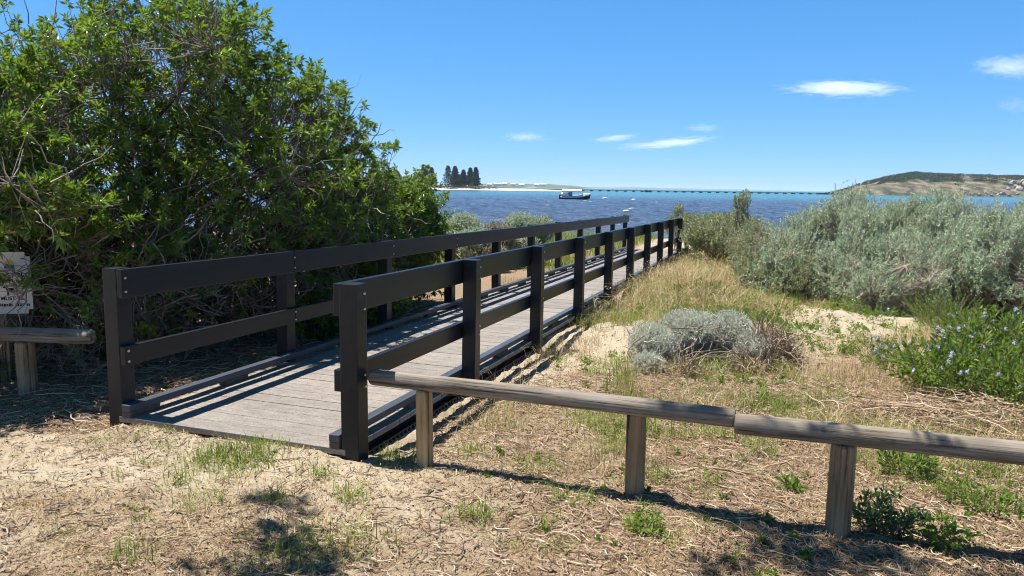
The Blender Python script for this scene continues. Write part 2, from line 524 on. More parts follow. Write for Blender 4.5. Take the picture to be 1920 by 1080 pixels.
def build_ground():
    aa = np.concatenate([np.linspace(-50, 50, 760), np.linspace(50, 310, 70)[1:-1]])
    aa = np.radians(90 - aa)
    rr = np.concatenate([[0.05, 0.6, 1.2], np.geomspace(1.8, 16, 420), np.geomspace(16.3, 130, 90)])
    X = rr[:, None] * np.cos(aa); Y = rr[:, None] * np.sin(aa)
    Z = hgt(X, Y)
    n = len(aa)
    i = np.arange(X.size).reshape(X.shape); j = np.roll(i, -1, axis=1)
    Q = np.stack([i[:-1], i[1:], j[1:], j[:-1]], -1).reshape(-1, 4)
    o = npmesh('ground', np.stack([X, Y, Z], -1), Q, m_ground(), smooth=True)
    at = o.data.attributes.new('debris', 'FLOAT', 'POINT')
    at.data.foreach_set('value', debris_amount(X, Y).ravel().astype(np.float32))
    tag(o, kind='structure')


build_ground()
SEA = -1.5


def build_sea():
    mat = m_sea()
    th = np.linspace(-46, 46, 620)
    th = np.radians(90 - th)
    rr = np.concatenate([np.geomspace(32, 420, 520), np.geomspace(425, 60000, 60)])
    X = rr[:, None] * np.cos(th); Y = rr[:, None] * np.sin(th)
    fade = np.clip((420 - rr) / 250, 0, 1)[:, None]
    Z = SEA + fade * (0.55 * (fbm(X * 0.35, Y * 0.55, 4, 21) - 0.47) + 0.26 * (vnoise(X * 1.3, Y * 1.6, 31) - 0.5))
    i = np.arange(X.size).reshape(X.shape)
    Q = np.stack([i[:-1, :-1], i[1:, :-1], i[1:, 1:], i[:-1, 1:]], -1).reshape(-1, 4)[:, ::-1]
    o = npmesh('sea', np.stack([X, Y, Z], -1), Q, mat, smooth=True)
    tag(o, kind='structure')


build_sea()


# ------------------------------------------------------------------ footbridge
def build_bridge():
    root = empty('footbridge', BO)
    Mx = Matrix.Identity(4)
    d = Vector((BD[0], BD[1], TILT)).normalized(); r = Vector(BN); u = r.cross(d)
    for i in range(3):
        Mx[i][0], Mx[i][1], Mx[i][2], Mx[i][3] = r[i], d[i], u[i], BO[i]
    root.matrix_world = Mx
    tag(root, 'long charcoal grey timber footbridge with post and rail sides leading to the sea', 'footbridge')
    SP, NP, LEN = 1.78, 11, 17.8
    rng = np.random.default_rng(3)
    # deck boards
    b = MB(); pitch, gap, y, k = 0.168, 0.007, -0.06, 0
    tints = []
    while y < LEN + 0.1:
        dz = rng.normal() * 0.0012
        b.box(-0.86, 0.86, y, y + pitch - gap, 0.022 + dz, 0.06 + dz, 0.004)
        tints.append(rng.random()); y += pitch; k += 1
    nb = len(b.bm.faces) // k
    dk = b.build('deck', DECK, root)
    at = dk.data.attributes.new('tint', 'FLOAT', 'FACE')
    # faces of bevelled boxes are interleaved: tint from board position
    cy = np.array([p.center.y for p in dk.data.polygons])
    idx = np.clip(((cy + 0.06) / pitch).astype(int), 0, k - 1)
    at.data.foreach_set('value', np.array(tints, dtype=np.float32)[idx])
    for s in (-1, 1):
        x0, x1 = sorted((s * 0.831, s * 0.805))
        MB().box(x0, x1, -0.03, LEN + 0.08, -0.12, 0.0195, 0.004).build('bearer', RAIL, root)
        # kerb: beam on spacer blocks
        kb = MB().box(min(s * 0.755, s * 0.825), max(s * 0.755, s * 0.825), -0.07, LEN + 0.05, 0.102, 0.148, 0.005).build('kerb', KERB, root)
        sm = None
        for j in range(21):
            y0 = -0.07 if j == 0 else -0.05 + 0.89 * j
            if y0 > LEN - .2: break
            if sm is None:
                q = MB().box(-0.033, 0.033, 0, 0.26, 0.0605, 0.1015, 0.003).build('spacer', BROWNEND, kb); sm = q.data
            else:
                q = link(bpy.data.objects.new('spacer', sm), kb)
            q.location = (s * 0.79, y0, 0)
        # posts
        pm = bm_ = None
        for i in range(NP):
            yc = i * SP
            if pm is None:
                p = MB().box(-0.0575, 0.0575, -0.0575, 0.0575, -0.38, 1.045, 0.006).build('post', RAIL, root)
                pm = p.data
            else:
                p = link(bpy.data.objects.new('post', pm), root)
            p.location = (s * 0.89, yc, rng.normal() * 0.003)
            p.rotation_euler = (rng.normal() * 0.006, rng.normal() * 0.006, rng.normal() * 0.015)
            # bolts: inner face of left rails, outer face of right posts
            bx = (0.0575 + 0.047) if s < 0 else 0.058
            for (z, yb) in ((0.985, 0.03), (0.895, 0.03), (0.505, 0.03), (0.435, 0.03)):
                if bm_ is None:
                    q = MB().cyl((0, 0, 0), (0.006, 0, 0), 0.0095, 0.0075, 10).build('bolt', STEEL, p)
                    bm_ = q.data
                else:
                    q = link(bpy.data.objects.new('bolt', bm_), p)
                q.location = (bx, (-0.03 if (s < 0 and i == 0) else yb if s > 0 else 0.0), z)
        # rails, two bays to a board
        cuts = [-0.0575] + [SP * j for j in (2, 4, 6, 8)] + [LEN + 0.0575]
        if s < 0: cuts = [-0.0575] + [SP * j for j in (1, 3, 5, 7, 9)] + [LEN + 0.0575]
        for a0, a1 in zip(cuts[:-1], cuts[1:]):
            x0, x1 = sorted((s * 0.831, s * 0.786))
            MB().box(x0, x1, a0 + 0.002, a1 - 0.002, 0.852, 1.04, 0.006).build('top_rail', RAIL, root)
            MB().box(x0, x1, a0 + 0.002, a1 - 0.002, 0.405, 0.535, 0.006).build('mid_rail', RAIL, root)
    # ribbed drain edging along the right side
    e = MB()
    e.box(0.862, 0.880, 0.06, LEN, -0.03, -0.022)
    yy = 0.06
    while yy < 9:
        e.box(0.860, 0.884, yy, yy + 0.02, -0.12, -0.0305); yy += 0.055
    e.box(0.864, 0.868, 0.06, LEN, -0.14, -0.0308)
    e.build('ribbed_edging', BLACKP, root)


build_bridge()


# ------------------------------------------------------------------ log fences
def log_mesh(name, p, q, r0, r1, mat, parent, seed, n=24, k=40, sag=0.0):
    """a roundish pole from p to q in its own frame (local z along the pole)"""
    p, q = Vector(p), Vector(q); L = (q - p).length
    rng = np.random.default_rng(seed)
    an = np.linspace(0, 2 * math.pi, n, endpoint=False)
    zz = np.concatenate([[0.0, 0.004, 0.015], np.linspace(0.04, L - 0.04, k), [L - 0.015, L - 0.004, L]])
    V = []
    ph = rng.random(3) * 6
    for z in zz:
        t = z / L
        e = min(z, L - z)
        r = (r0 * (1 - t) + r1 * t) * (0.80 if e <= 0 else 0.92 if e < 0.01 else 0.98 if e < 0.03 else 1.0)
        rr = r * (1 + 0.035 * np.sin(an * 2 + ph[0] + z) + 0.02 * np.sin(an * 5 + ph[1] + 2 * z) + 0.02 * (vnoise(an * 4 / math.pi * 2, np.full(n, z * 9), seed) - .5))
        cx = 0.008 * math.sin(z * 2.2 + ph[2]); cy = -sag * 4 * t * (1 - t)
        V.append(np.stack([rr * np.cos(an) + cx, rr * np.sin(an) + cy, np.full(n, z)], -1))
    b = MB(); b.loft([[tuple(v) for v in ring] for ring in V])
    o = b.build(name, mat, parent, True)
    o.rotation_euler = (q - p).to_track_quat('Z', 'Y').to_euler()
    o.location = p
    return o


def at_z(px, py, z):
    v = ray(px, py); return EYE + v * (z - EYE[2]) / v[2]


def build_fence(name, logs, posts, label):
    g = np.array(posts[0][:2] + (0,)) if False else np.array([posts[0][0], posts[0][1], 0.0])
    root = empty(name, tuple(g))
    for i, (p, q, r0, r1) in enumerate(logs):
        log_mesh('rail_log', np.array(p) - g, np.array(q) - g, r0, r1, LOG, root, 40 + i)
    for i, (x, y, top, r) in enumerate(posts):
        o = log_mesh('post', np.array([x, y, -0.35]) - g, np.array([x + 0.006 * (i - 1), y, top]) - g, r, r * 0.97, LOGY if i == 0 and len(logs) > 1 else LOGP, root, 60 + i, k=14)
    tag(root, label, 'log fence')
    return root


p1 = at_z(697, 706, 0.485); p2 = at_z(1379, 784, 0.50); p3 = at_z(1377, 794, 0.492); p4 = at_z(1920, 850, 0.485)
p5 = p4 + (p4 - p3) * 1.1
ps = [gnd(798, 872), gnd(1186, 926), gnd(1567, 1002)]
ex = ps[2] + (ps[2] - ps[1])


def rail_z(p):
    return 0.44


build_fence('log_fence', [(p1, p2, 0.046, 0.046), (p3, p5, 0.048, 0.055)],
            [(ps[0][0], ps[0][1], 0.445, 0.050), (ps[1][0], ps[1][1], 0.452, 0.052), (ps[2][0], ps[2][1], 0.445, 0.057), (ex[0], ex[1], 0.44, 0.057)],
            'low weathered round log fence in front of the silver bush, with two rails')
q2 = at_z(172, 632, 0.45); q1 = at_z(-120, 622, 0.45)
lp = gnd(56, 738)
build_fence('log_fence', [(q1, q2, 0.052, 0.055)], [(lp[0], lp[1], 0.40, 0.066), (lp[0] - 1.5, lp[1] + .05, 0.40, 0.066)],
            'low shaded log fence under the large shrub, beside the notice board')


# ------------------------------------------------------------------ sign
def build_sign():
    c = at_depth(-4, 531, 5.75)
    root = empty('sign', (c[0], c[1], 0), math.radians(14))
    tag(root, 'cream notice panel about dogs, half hidden by leaves of the large shrub', 'sign')
    z = c[2]
    w, h = 0.235, 0.245
    b = MB(); b.box(-w, w, -0.004, 0.004, z - h, z + h)
    bmesh.ops.bevel(b.bm, geom=[e for e in b.bm.edges if abs(e.verts[0].co.y - e.verts[1].co.y) > 0.005], offset=0.035, segments=5, affect='EDGES')
    pn = b.build('panel', SIGNP, root)
    MB().box(-0.04, 0.04, 0.006, 0.07, -0.35, z + 0.2, 0.006).build('post', LOGP, root)

    def txt(s, x, zz, size, m=INK, align='RIGHT'):
        cu = bpy.data.curves.new('lettering', 'FONT'); cu.body = s; cu.size = size; cu.align_x = align
        cu.extrude = 0.0006; cu.offset = size * 0.02
        tmp = bpy.data.objects.new('lettering', cu); COL.objects.link(tmp)
        bpy.context.view_layer.update()
        me = bpy.data.meshes.new_from_object(tmp.evaluated_get(bpy.context.evaluated_depsgraph_get()))
        bpy.data.objects.remove(tmp); me.materials.clear(); me.materials.append(m)
        o = bpy.data.objects.new('lettering', me)
        o.location = (x, -0.0052, zz); o.rotation_euler = (math.pi / 2, 0, 0)
        link(o, pn)
    txt('DOGS MUST BE', 0.19, z + 0.045, 0.05)
    txt('AND MUST BE', 0.17, z - 0.135, 0.04)
    # two rows too small and worn to read: rows of dark strokes
    rr_ = np.random.default_rng(8)
    for zz, x0, x1, hh in ((0.010, -0.12, 0.10, 0.026), (-0.185, -0.20, 0.215, 0.024)):
        bb, xx = MB(), x0
        while xx < x1:
            ww = 0.006 + 0.010 * rr_.random()
            if rr_.random() < .85:
                bb.box(xx, xx + ww, -0.0055, -0.0045, z + zz, z + zz + hh * (0.8 + .2 * rr_.random()))
            xx += ww + 0.004
        bb.build('lettering', INK, pn)
    # round emblem: yellow sun over dark hill and blue water
    e = MB(); e.cyl((0.09, -0.0045, z + 0.15), (0.09, -0.006, z + 0.15), 0.034, None, 24).build('emblem', m_simple('emblem_yellow', (0.5, 0.42, 0.05), 0.6), pn)
    e = MB(); e.loft([[(0.055, y, z + 0.115), (0.125, y, z + 0.115), (0.122, y, z + 0.135), (0.095, y, z + 0.142), (0.075, y, z + 0.152), (0.056, y, z + 0.146)] for y in (-0.0065, -0.0075)]).build('emblem', m_simple('emblem_blue', (0.03, 0.08, 0.13), 0.6), pn)
    # dog silhouette, side view facing left
    pts = [(-.062, .030), (-.050, .040), (-.040, .038), (-.034, .022), (.02, .020), (.035, .030), (.050, .040), (.044, .026), (.032, .012), (.034, -.012), (.042, -.04), (.032, -.04), (.024, -.016), (.014, -.002), (-.016, -.002), (-.022, -.012), (-.022, -.04), (-.034, -.04), (-.034, -.004), (-.044, .018), (-.062, .022)]
    e = MB(); e.loft([[(0.095 + px, y, z - 0.06 + pz) for px, pz in pts] for y in (-0.0045, -0.0055)]).build('dog_symbol', INK, pn)


build_sign()


# ------------------------------------------------------------------ shrubs
def sample_blobs(blobs, n, rng, thick=0.25, cut=0.86):
    B = np.array(blobs, float)
    c, r = B[:, :3], B[:, 3:6]
    w = (r[:, 0] * r[:, 1] + r[:, 1] * r[:, 2] + r[:, 0] * r[:, 2]) * (B[:, 6] if B.shape[1] > 6 else 1)
    P, Nn = [], []
    got = 0
    while got < n:
        k = rng.choice(len(B), size=n * 2, p=w / w.sum())
        d = norm(rng.normal(size=(n * 2, 3)))
        lump = 0.86 + 0.28 * vnoise(d[:, 0] * 3 + k * 3.1, d[:, 1] * 3 + d[:, 2] * 2.3, 2)
        f = (1 - thick * rng.random(n * 2) ** 1.6) * lump
        p = c[k] + d * r[k] * f[:, None]
        dist = np.linalg.norm((p[:, None] - c) / r, axis=2)
        dist[np.arange(len(p)), k] = 9
        ok = (dist.min(axis=1) > cut) if len(B) > 1 else np.ones(len(p), bool)
        ok &= p[:, 2] > hgt(p[:, 0], p[:, 1], False) + 0.02
        p, d = p[ok], norm(d[ok] / r[k[ok]])
        P.append(p); Nn.append(d); got += len(p)
    return np.concatenate(P)[:n], np.concatenate(Nn)[:n]


def pxblob(px, py, Y, rx, rz, ry=None, w=1.0):
    c = at_depth(px, py, Y); s = Y / FPX
    return (c[0], c[1], c[2], rx * s, (ry if ry is not None else rx * s), rz * s, w)


def grow_limbs(bases, targets, rng, r0, r1, K=8, wob=0.25):
    bases, targets = np.asarray(bases), np.asarray(targets)
    N = len(targets)
    b = bases[rng.integers(len(bases), size=N)]
    t = np.linspace(0, 1, K)[None, :, None]
    mid = b * 0.5 + targets * 0.5 + rng.normal(size=(N, 3)) * wob * np.array([1, 1, 0.5]); mid[:, 2] += 0.1
    P = b[:, None] * (1 - t) ** 2 + 2 * mid[:, None] * t * (1 - t) + targets[:, None] * t ** 2
    P = P + rng.normal(size=P.shape) * wob * 0.10 * np.sin(t * math.pi)
    R = r0 * (1 - t[..., 0]) + r1 * t[..., 0] + np.zeros((N, 1))
    R = R * (0.6 + 0.7 * rng.random((N, 1)))
    return P, R


def twig_to(tips, axis, limbP, rng, K=5, r0=0.006, r1=0.002, maxlen=1.2):
    nodes = limbP[:, 2:].reshape(-1, 3)
    out = np.empty((len(tips), 3))
    for s in range(0, len(tips), 800):
        d = np.linalg.norm(tips[s:s + 800, None] - nodes[None] - np.array([0, 0, 0.15]), axis=2)
        d = d + rng.random(d.shape) * 0.55
        out[s:s + 800] = nodes[d.argmin(1)]
    v = tips - out
    L = np.linalg.norm(v, axis=1, keepdims=True)
    out = tips - v * np.minimum(1, maxlen / np.maximum(L, 1e-6))
    t = np.linspace(0, 1, K)[None, :, None]
    mid = tips - axis * np.minimum(L, maxlen)[..., :] * 0.45
    P = out[:, None] * (1 - t) ** 2 + 2 * mid[:, None] * t * (1 - t) + tips[:, None] * t ** 2
    P[:, 1:-1] += rng.normal(size=P[:, 1:-1].shape) * 0.02
    R = np.linspace(r0, r1, K)[None] * (0.7 + 0.6 * rng.random((len(tips), 1)))
    return P, R


def rosettes(tips, axis, nl, shoot, L, W, rng, ang=(25, 85), droop=0.12):
    T = len(tips)
    h1 = norm(np.cross(axis, rng.normal(size=(T, 3)))); h2 = np.cross(axis, h1)
    u = rng.random((T, nl))
    phi = np.arange(nl)[None] * 2.399 + rng.random((T, 1)) * 6.28 + rng.normal(size=(T, nl)) * 0.3
    th = np.radians(ang[0] + (ang[1] - ang[0]) * u + rng.normal(size=(T, nl)) * 8)
    B = tips[:, None] - axis[:, None] * (u * shoot)[..., None]
    D = axis[:, None] * np.cos(th)[..., None] + (h1[:, None] * np.cos(phi)[..., None] + h2[:, None] * np.sin(phi)[..., None]) * np.sin(th)[..., None]
    n = T * nl
    LL = L * (0.6 + 0.6 * rng.random(n)); WW = W * (0.7 + 0.6 * rng.random(n))
    V, Q = leaves(B.reshape(-1, 3), D.reshape(-1, 3), LL, WW, droop, rng)
    tone = np.repeat(rng.random(T) * 0.55, nl) + rng.random(n) * 0.45
    return V, Q, tone


def shrub(name, label, cat, blobs, bases, ntips, nl, shoot, L, W, leafmat, barkmat, seed, up=0.5, r_limb=(0.03, 0.008), nlimb=60,
          thick=0.3, cut=0.86, keep=None, bare=0, bareblobs=None, ang=(25, 85), group=None, droop=0.12, clump=None, sprigs=0, baremat=None, twr=(0.006, 0.002), barelen=(0.2, 0.7), extra=None):
    rng = np.random.default_rng(seed)
    tips, nrm = sample_blobs(blobs, ntips, rng, thick, cut)
    if clump is not None:
        cn, cr, cz = clump
        m_ = ntips // cn
        tips = np.repeat(tips[:m_], cn, 0) + rng.normal(size=(m_ * cn, 3)) * np.array([cr, cr, cz]); nrm = np.repeat(nrm[:m_], cn, 0)
    if sprigs:
        up_ = nrm[:, 2] + nrm[:, 0] * .6 - nrm[:, 1] * .2
        k = rng.choice(np.where(up_ > 0.5)[0], sprigs)
        out = norm(nrm[k] + np.array([0, 0, .5]) + rng.normal(size=(sprigs, 3)) * .35)
        st = tips[k]; ln = 0.2 + 0.35 * rng.random(sprigs)
        q = np.repeat(np.arange(sprigs), 4)
        ex_t = st[q] + out[q] * (ln[q] * (0.45 + .55 * rng.random(len(q))))[:, None] + rng.normal(size=(len(q), 3)) * .06
        tips = np.concatenate([tips, ex_t]); nrm = np.concatenate([nrm, out[q]])
    if keep is not None:
        k = keep(tips, rng); tips, nrm = tips[k], nrm[k]
    if extra is not None:
        ep, en = extra
        tips = np.concatenate([tips, ep]); nrm = np.concatenate([nrm, en])
    axis = norm(nrm * (1 - up) + np.array([0, 0, 1.0]) * up + rng.normal(size=tips.shape) * 0.35)
    tg, _ = sample_blobs([tuple(b[:3]) + tuple(np.array(b[3:6]) * 0.8) + (b[6] if len(b) > 6 else 1,) for b in blobs], nlimb, rng, 0.6, 0.5)
    LP, LR = grow_limbs(bases, tg, rng, *r_limb)
    root = empty(name, tuple(np.mean(np.asarray(bases), axis=0)))
    off = np.array(root.location)
    V, Q = tubes(LP - off, LR, 7)
    npmesh('branch', V, Q, barkmat, root, smooth=True)
    parts = []
    TP, TR = twig_to(tips, axis, LP, rng, r0=twr[0], r1=twr[1])
    parts.append(tubes(TP - off, TR, 3))
    if bare:
        bp, bn = sample_blobs(bareblobs or blobs, bare, rng, 0.9, 0.3)
        d = norm(rng.normal(size=bp.shape) + bn * 0.5 + np.array([0, 0, 0.25]))
        ln = barelen[0] + (barelen[1] - barelen[0]) * rng.random((bare, 1, 1))
        t = np.linspace(0, 1, 5)[None, :, None]
        P = bp[:, None] + d[:, None] * t * ln + rng.normal(size=(bare, 5, 3)) * 0.035 * ln
        parts.append(tubes(P - off, np.linspace(0.006, 0.0022, 5)[None] * (0.6 + rng.random((bare, 1))), 3))
    V, Q = cat_mesh(parts)
    npmesh('twigs', V, Q, baremat or TWIG, root, smooth=True)
    V, Q, tone = rosettes(tips, axis, nl, shoot, L, W, rng, ang, droop)
    npmesh('foliage', V - off, Q, leafmat, root, tint=tone)
    tag(root, label, cat, group)
    return root


# the large glossy shrub on the left: crown lumps placed by where they stand beside the bridge
big = [pxblob(110, 250, 6.8, 190, 170), pxblob(300, 150, 7.4, 190, 170), pxblob(70, 190, 7.3, 110, 80), pxblob(520, 230, 8.2, 110, 120),
       pxblob(400, 60, 7.8, 80, 80, w=.5), pxblob(600, 250, 8.8, 88, 88), pxblob(440, 330, 7.6, 190, 150), pxblob(630, 360, 9.0, 110, 95),
       pxblob(130, 430, 6.5, 200, 130), pxblob(-220, 330, 6.8, 240, 190), pxblob(-170, 330, 5.7, 150, 130), pxblob(20, 400, 5.9, 90, 60), pxblob(70, 375, 5.45, 90, 60), pxblob(-120, 270, 5.5, 140, 90, w=1.6), pxblob(-60, 380, 5.5, 110, 80, w=1.5), pxblob(560, 420, 8.4, 160, 80), pxblob(-200, 500, 6.2, 200, 150)]
low = [pxblob(48, 535, 5.62, 36, 40, .10, w=2.0), pxblob(20, 690, 6.0, 110, 60), pxblob(120, 560, 6.6, 170, 120), pxblob(330, 520, 7.1, 160, 110), pxblob(500, 520, 8.0, 140, 90), pxblob(200, 640, 6.4, 150, 90), pxblob(640, 490, 9.0, 110, 60), pxblob(380, 620, 7.4, 130, 60)]


def keep_big(p, rng):
    a, l = bl(p[:, 0], p[:, 1])
    return (a < -1.0 + 0.1 * rng.random(len(p))) | ((p[:, 2] > 1.15) & (a < -0.80))


def keep_low(p, rng):
    a, l = bl(p[:, 0], p[:, 1])
    return (a < -1.05) & (rng.random(len(p)) < np.clip(p[:, 2] / 1.1, 0.10, 1))


bases = [gnd(x, y) for x, y in ((150, 640), (260, 620), (380, 610), (90, 680), (470, 590), (300, 600))]
bases = [np.array([x, y, float(hgt(x, y))]) for x, y in ((-5.0, 7.2), (-4.3, 7.9), (-3.6, 8.0), (-5.8, 6.8), (-3.3, 8.8), (-4.6, 8.6), (-2.9, 9.2))]
shrub('shrub', 'tall glossy green shrub with whorled leaves and bare grey twigs, left of the footbridge', 'shrub',
      big + low, bases, 7200, 24, 0.07, 0.080, 0.0205, LEAF_BIG, BARK_DARK, 21, up=0.35, r_limb=(0.042, 0.009), nlimb=190, thick=0.45, cut=0.8,
      keep=lambda p, r: keep_big(p, r) & ~((p[:, 1] < 5.78) & (p[:, 0] < -3.70) & (p[:, 0] > -4.3) & (p[:, 2] > 0.55) & (p[:, 2] < 1.25) & ((p[:, 2] > 0.98) | (p[:, 2] < 0.74) | (p[:, 0] < -3.9))) & ((p[:, 2] > 1.25) | (r.random(len(p)) < np.clip(p[:, 2] / 1.6, 0.2, 1) ** 1.5)),
      bare=5000, barelen=(.15, .55), bareblobs=low + low + low + low + big, baremat=TWIG_B, ang=(15, 100), clump=(2, .07, .07), sprigs=110)
shrub('shrub', 'lower spreading glossy shrub whose leaves overhang the rail, right end of the tall shrub', 'shrub',
      [pxblob(745, 380, 10.2, 55, 45), pxblob(700, 440, 9.9, 95, 70), pxblob(790, 440, 10.6, 50, 45), pxblob(620, 470, 9.4, 80, 60), pxblob(720, 500, 10.3, 80, 40), pxblob(690, 550, 8.9, 75, 45), pxblob(610, 590, 8.1, 75, 45), pxblob(770, 520, 10.6, 45, 40), pxblob(775, 350, 10.4, 25, 22), pxblob(800,395,10.6,22,26)],
      [np.array([-2.6, 10.6, -.05]), np.array([-2.2, 10.9, -.05])], 3000, 24, 0.07, 0.080, 0.0205, LEAF_BIG, BARK_DARK, 22, up=0.35, nlimb=40, ang=(15, 100), clump=(2, .07, .07), sprigs=40, baremat=TWIG_B,
      thick=0.45, keep=lambda p, r: keep_big(p, r), bare=350, barelen=(.1,.4))

# saltbushes on the dune to the right
GB = [pxblob(1560, 490, 11.8, 140, 90), pxblob(1630, 440, 12.4, 115, 72), pxblob(1720, 462, 12.2, 105, 80), pxblob(1790, 455, 12.4, 80, 66),
      pxblob(1495, 480, 12.6, 52, 62), pxblob(1600, 550, 11.0, 120, 65), pxblob(1700, 540, 10.8, 130, 80), pxblob(1585, 420, 12.8, 60, 52), pxblob(1650, 400, 13, 40, 40)]
def mounds(blobs, n, seed, r0, r1):
    rng = np.random.default_rng(seed)
    c, _ = sample_blobs([tuple(b[:3]) + tuple(np.array(b[3:6]) * 0.86) for b in blobs], n, rng, 0.45, 0.7)
    return [(*p, r, r, r * (0.9 + .3 * rng.random())) for p, r in zip(c, r0 + (r1 - r0) * rng.random(n))]


GB = mounds(GB, 46, 3, 0.26, 0.46)
gb_base = [np.array([x, y, float(hgt(x, y))]) for x, y in ((4.9, 11.8), (5.6, 12.0), (6.3, 11.8), (5.4, 11.2), (6.6, 12.4))]
shrub('saltbush', 'large rounded grey green saltbush on the dune, nearest the rocky island', 'saltbush', GB, gb_base, 15000, 22, 0.12, 0.034, 0.0115, LEAF_GREY, BARK_DARK, 31, clump=(10, .05, .085),
      up=0.72, r_limb=(0.025, 0.006), nlimb=70, thick=0.5, cut=0.78, ang=(15, 70), bare=0, twr=(0.004, 0.0015), droop=0.0)
shrub('saltbush', 'grey green saltbush with dark hollow and bare stems at the right edge, behind the flowers', 'saltbush',
      mounds([pxblob(1895, 500, 9.8, 95, 80), pxblob(1970, 480, 10.2, 100, 80), pxblob(1850, 530, 9.9, 68, 60), pxblob(1910, 545, 9.6, 80, 50), pxblob(1990, 560, 9.6, 80, 70)], 44, 5, .26, .40),
      [np.array([x, y, float(hgt(x, y))]) for x, y in ((6.7, 9.7), (6.95, 9.55), (7.4, 9.9))], 9500, 22, 0.12, 0.034, 0.0115, LEAF_GREY, BARK, 32, clump=(10, .05, .085),
      up=0.7, r_limb=(0.03, 0.008), nlimb=30, thick=0.5, cut=0.78, ang=(15, 70), bare=120, barelen=(.1,.3), twr=(0.004, 0.0015), droop=0.0,
      keep=lambda p, r: (p[:, 2] > 0.35) | (p[:, 1] > 10))
shrub('saltbush', 'greyer leggy saltbush between the dry grass and the large saltbush', 'saltbush',
      [pxblob(1440, 510, 12.0, 65, 55), pxblob(1490, 535, 11.4, 70, 55), pxblob(1420, 462, 13.6, 50, 38)],
      [np.array([x, y, float(hgt(x, y))]) for x, y in ((4.3, 12.0), (4.5, 11.5))], 4200, 20, 0.14, 0.040, 0.013, LEAF_OLIVE, BARK, 33, clump=(12, .07, .11),
      up=0.72, nlimb=24, thick=0.55, ang=(15, 70), bare=60, barelen=(.1,.3), twr=(0.004, 0.0015), droop=0.0)
shrub('coast_shrub', 'olive green coastal shrub at the far right end of the footbridge', 'shrub',
      [pxblob(1330, 438, 17.5, 55, 32), pxblob(1300, 415, 20, 40, 16), pxblob(1380, 436, 16.5, 55, 38), pxblob(1275, 422, 22.5, 35, 14), pxblob(1355, 415, 19, 50, 18)],
      [np.array([x, y, float(hgt(x, y))]) for x, y in ((4.9, 17.6), (5.0, 19.0), (5.3, 16.6))], 3600, 18, 0.16, 0.055, 0.018, LEAF_OLIVE, BARK, 34,
      up=0.65, nlimb=30, thick=0.5, ang=(15, 75), bare=0, droop=0.02)
shrub('sapling', 'upright young shrub with small leaves standing clear above the olive shrub', 'sapling',
      [pxblob(1392, 375, 15.5, 15, 18), pxblob(1388, 400, 15.5, 17, 26), pxblob(1400, 365, 15.5, 7, 12), pxblob(1380, 372, 15.5, 7, 10)], [np.array([4.75, 15.5, float(hgt(4.75, 15.5))])], 130, 13, 0.14, 0.055, 0.018, LEAF_OLIVE, BARK, 35, up=0.75, nlimb=8, r_limb=(0.014, 0.005), thick=0.6, ang=(15, 65))
shrub('sapling', 'small leafy seedling just past the end of the right handrail', 'sapling',
      [pxblob(1272, 392, 21, 11, 14), pxblob(1268, 408, 21, 14, 14)], [np.array([4.7, 21, float(hgt(4.7, 21))])], 110, 13, 0.14, 0.055, 0.018, LEAF_OLIVE, BARK, 36, up=0.75, nlimb=6, r_limb=(0.014, 0.005), thick=0.6, ang=(15, 65))
# bushes beyond the left handrail
shrub('coast_shrub', 'round grey green bush beyond the left handrail, next to the glossy shrub', 'shrub',
      [pxblob(868, 430, 15.5, 38, 34), pxblob(890, 450, 15, 35, 25)], [np.array([-.9, 15.6, float(hgt(-.9, 15.6))])], 1500, 18, 0.14, 0.046, 0.016, LEAF_GREY, BARK, 41, up=0.6, nlimb=14, thick=0.5, ang=(15, 75), bare=0)
shrub('coast_shrub', 'pale straggly bush in the middle of the gap beyond the left handrail', 'shrub',
      [pxblob(930, 440, 16, 36, 28), pxblob(910, 470, 15, 40, 24)], [np.array([-.35, 16.1, float(hgt(-.35, 16.1))])], 1100, 16, 0.14, 0.046, 0.016, m_leaf('pale_leaf', [(0, (0.2, 0.2, 0.12)), (0.5, (0.38, 0.34, 0.24)), (1, (0.55, 0.48, 0.36))], 0.2, (0.5, 0.45, 0.3), 0.7, 0.2), BARK, 42, up=0.6, nlimb=14, thick=0.5, ang=(15, 75), bare=60, barelen=(.1,.3))
shrub('coast_shrub', 'wide mounded grey green bush in front of the water, below the moored boat', 'shrub',
      [pxblob(975, 425, 17, 34, 30), pxblob(1015, 428, 17, 28, 24), pxblob(960, 450, 16.5, 50, 22)], [np.array([.2, 17.2, float(hgt(.2, 17.2))])], 2000, 18, 0.14, 0.046, 0.016, LEAF_GREY, BARK, 43, up=0.6, nlimb=14, thick=0.5, ang=(15, 75), bare=0)
# silver cushion bush behind the log fence
SB = [pxblob(1290, 620, 7.2, 62, 42), pxblob(1365, 628, 7.15, 55, 44), pxblob(1225, 645, 6.9, 50, 40), pxblob(1215, 690, 6.5, 36, 34), pxblob(1410, 655, 6.9, 40, 34)]
shrub('cushion_bush', 'silvery cushion bush with a dark hollow, on bare sand behind the log fence', 'bush', SB,
      [np.array([x, y, float(hgt(x, y))]) for x, y in ((1.75, 7.1), (2.2, 7.0), (1.3, 6.7))], 6500, 12, 0.08, 0.027, 0.0055, LEAF_SILVER, BARK, 51, up=0.45,
      r_limb=(0.008, 0.003), nlimb=70, thick=0.35, cut=0.8, ang=(10, 75), bare=260, twr=(0.0024, 0.0011), droop=0.0, barelen=(0.06, 0.18), baremat=m_simple('grey_twig', (0.45, 0.41, 0.35), 0.8, 0.2, 0.3, 3))


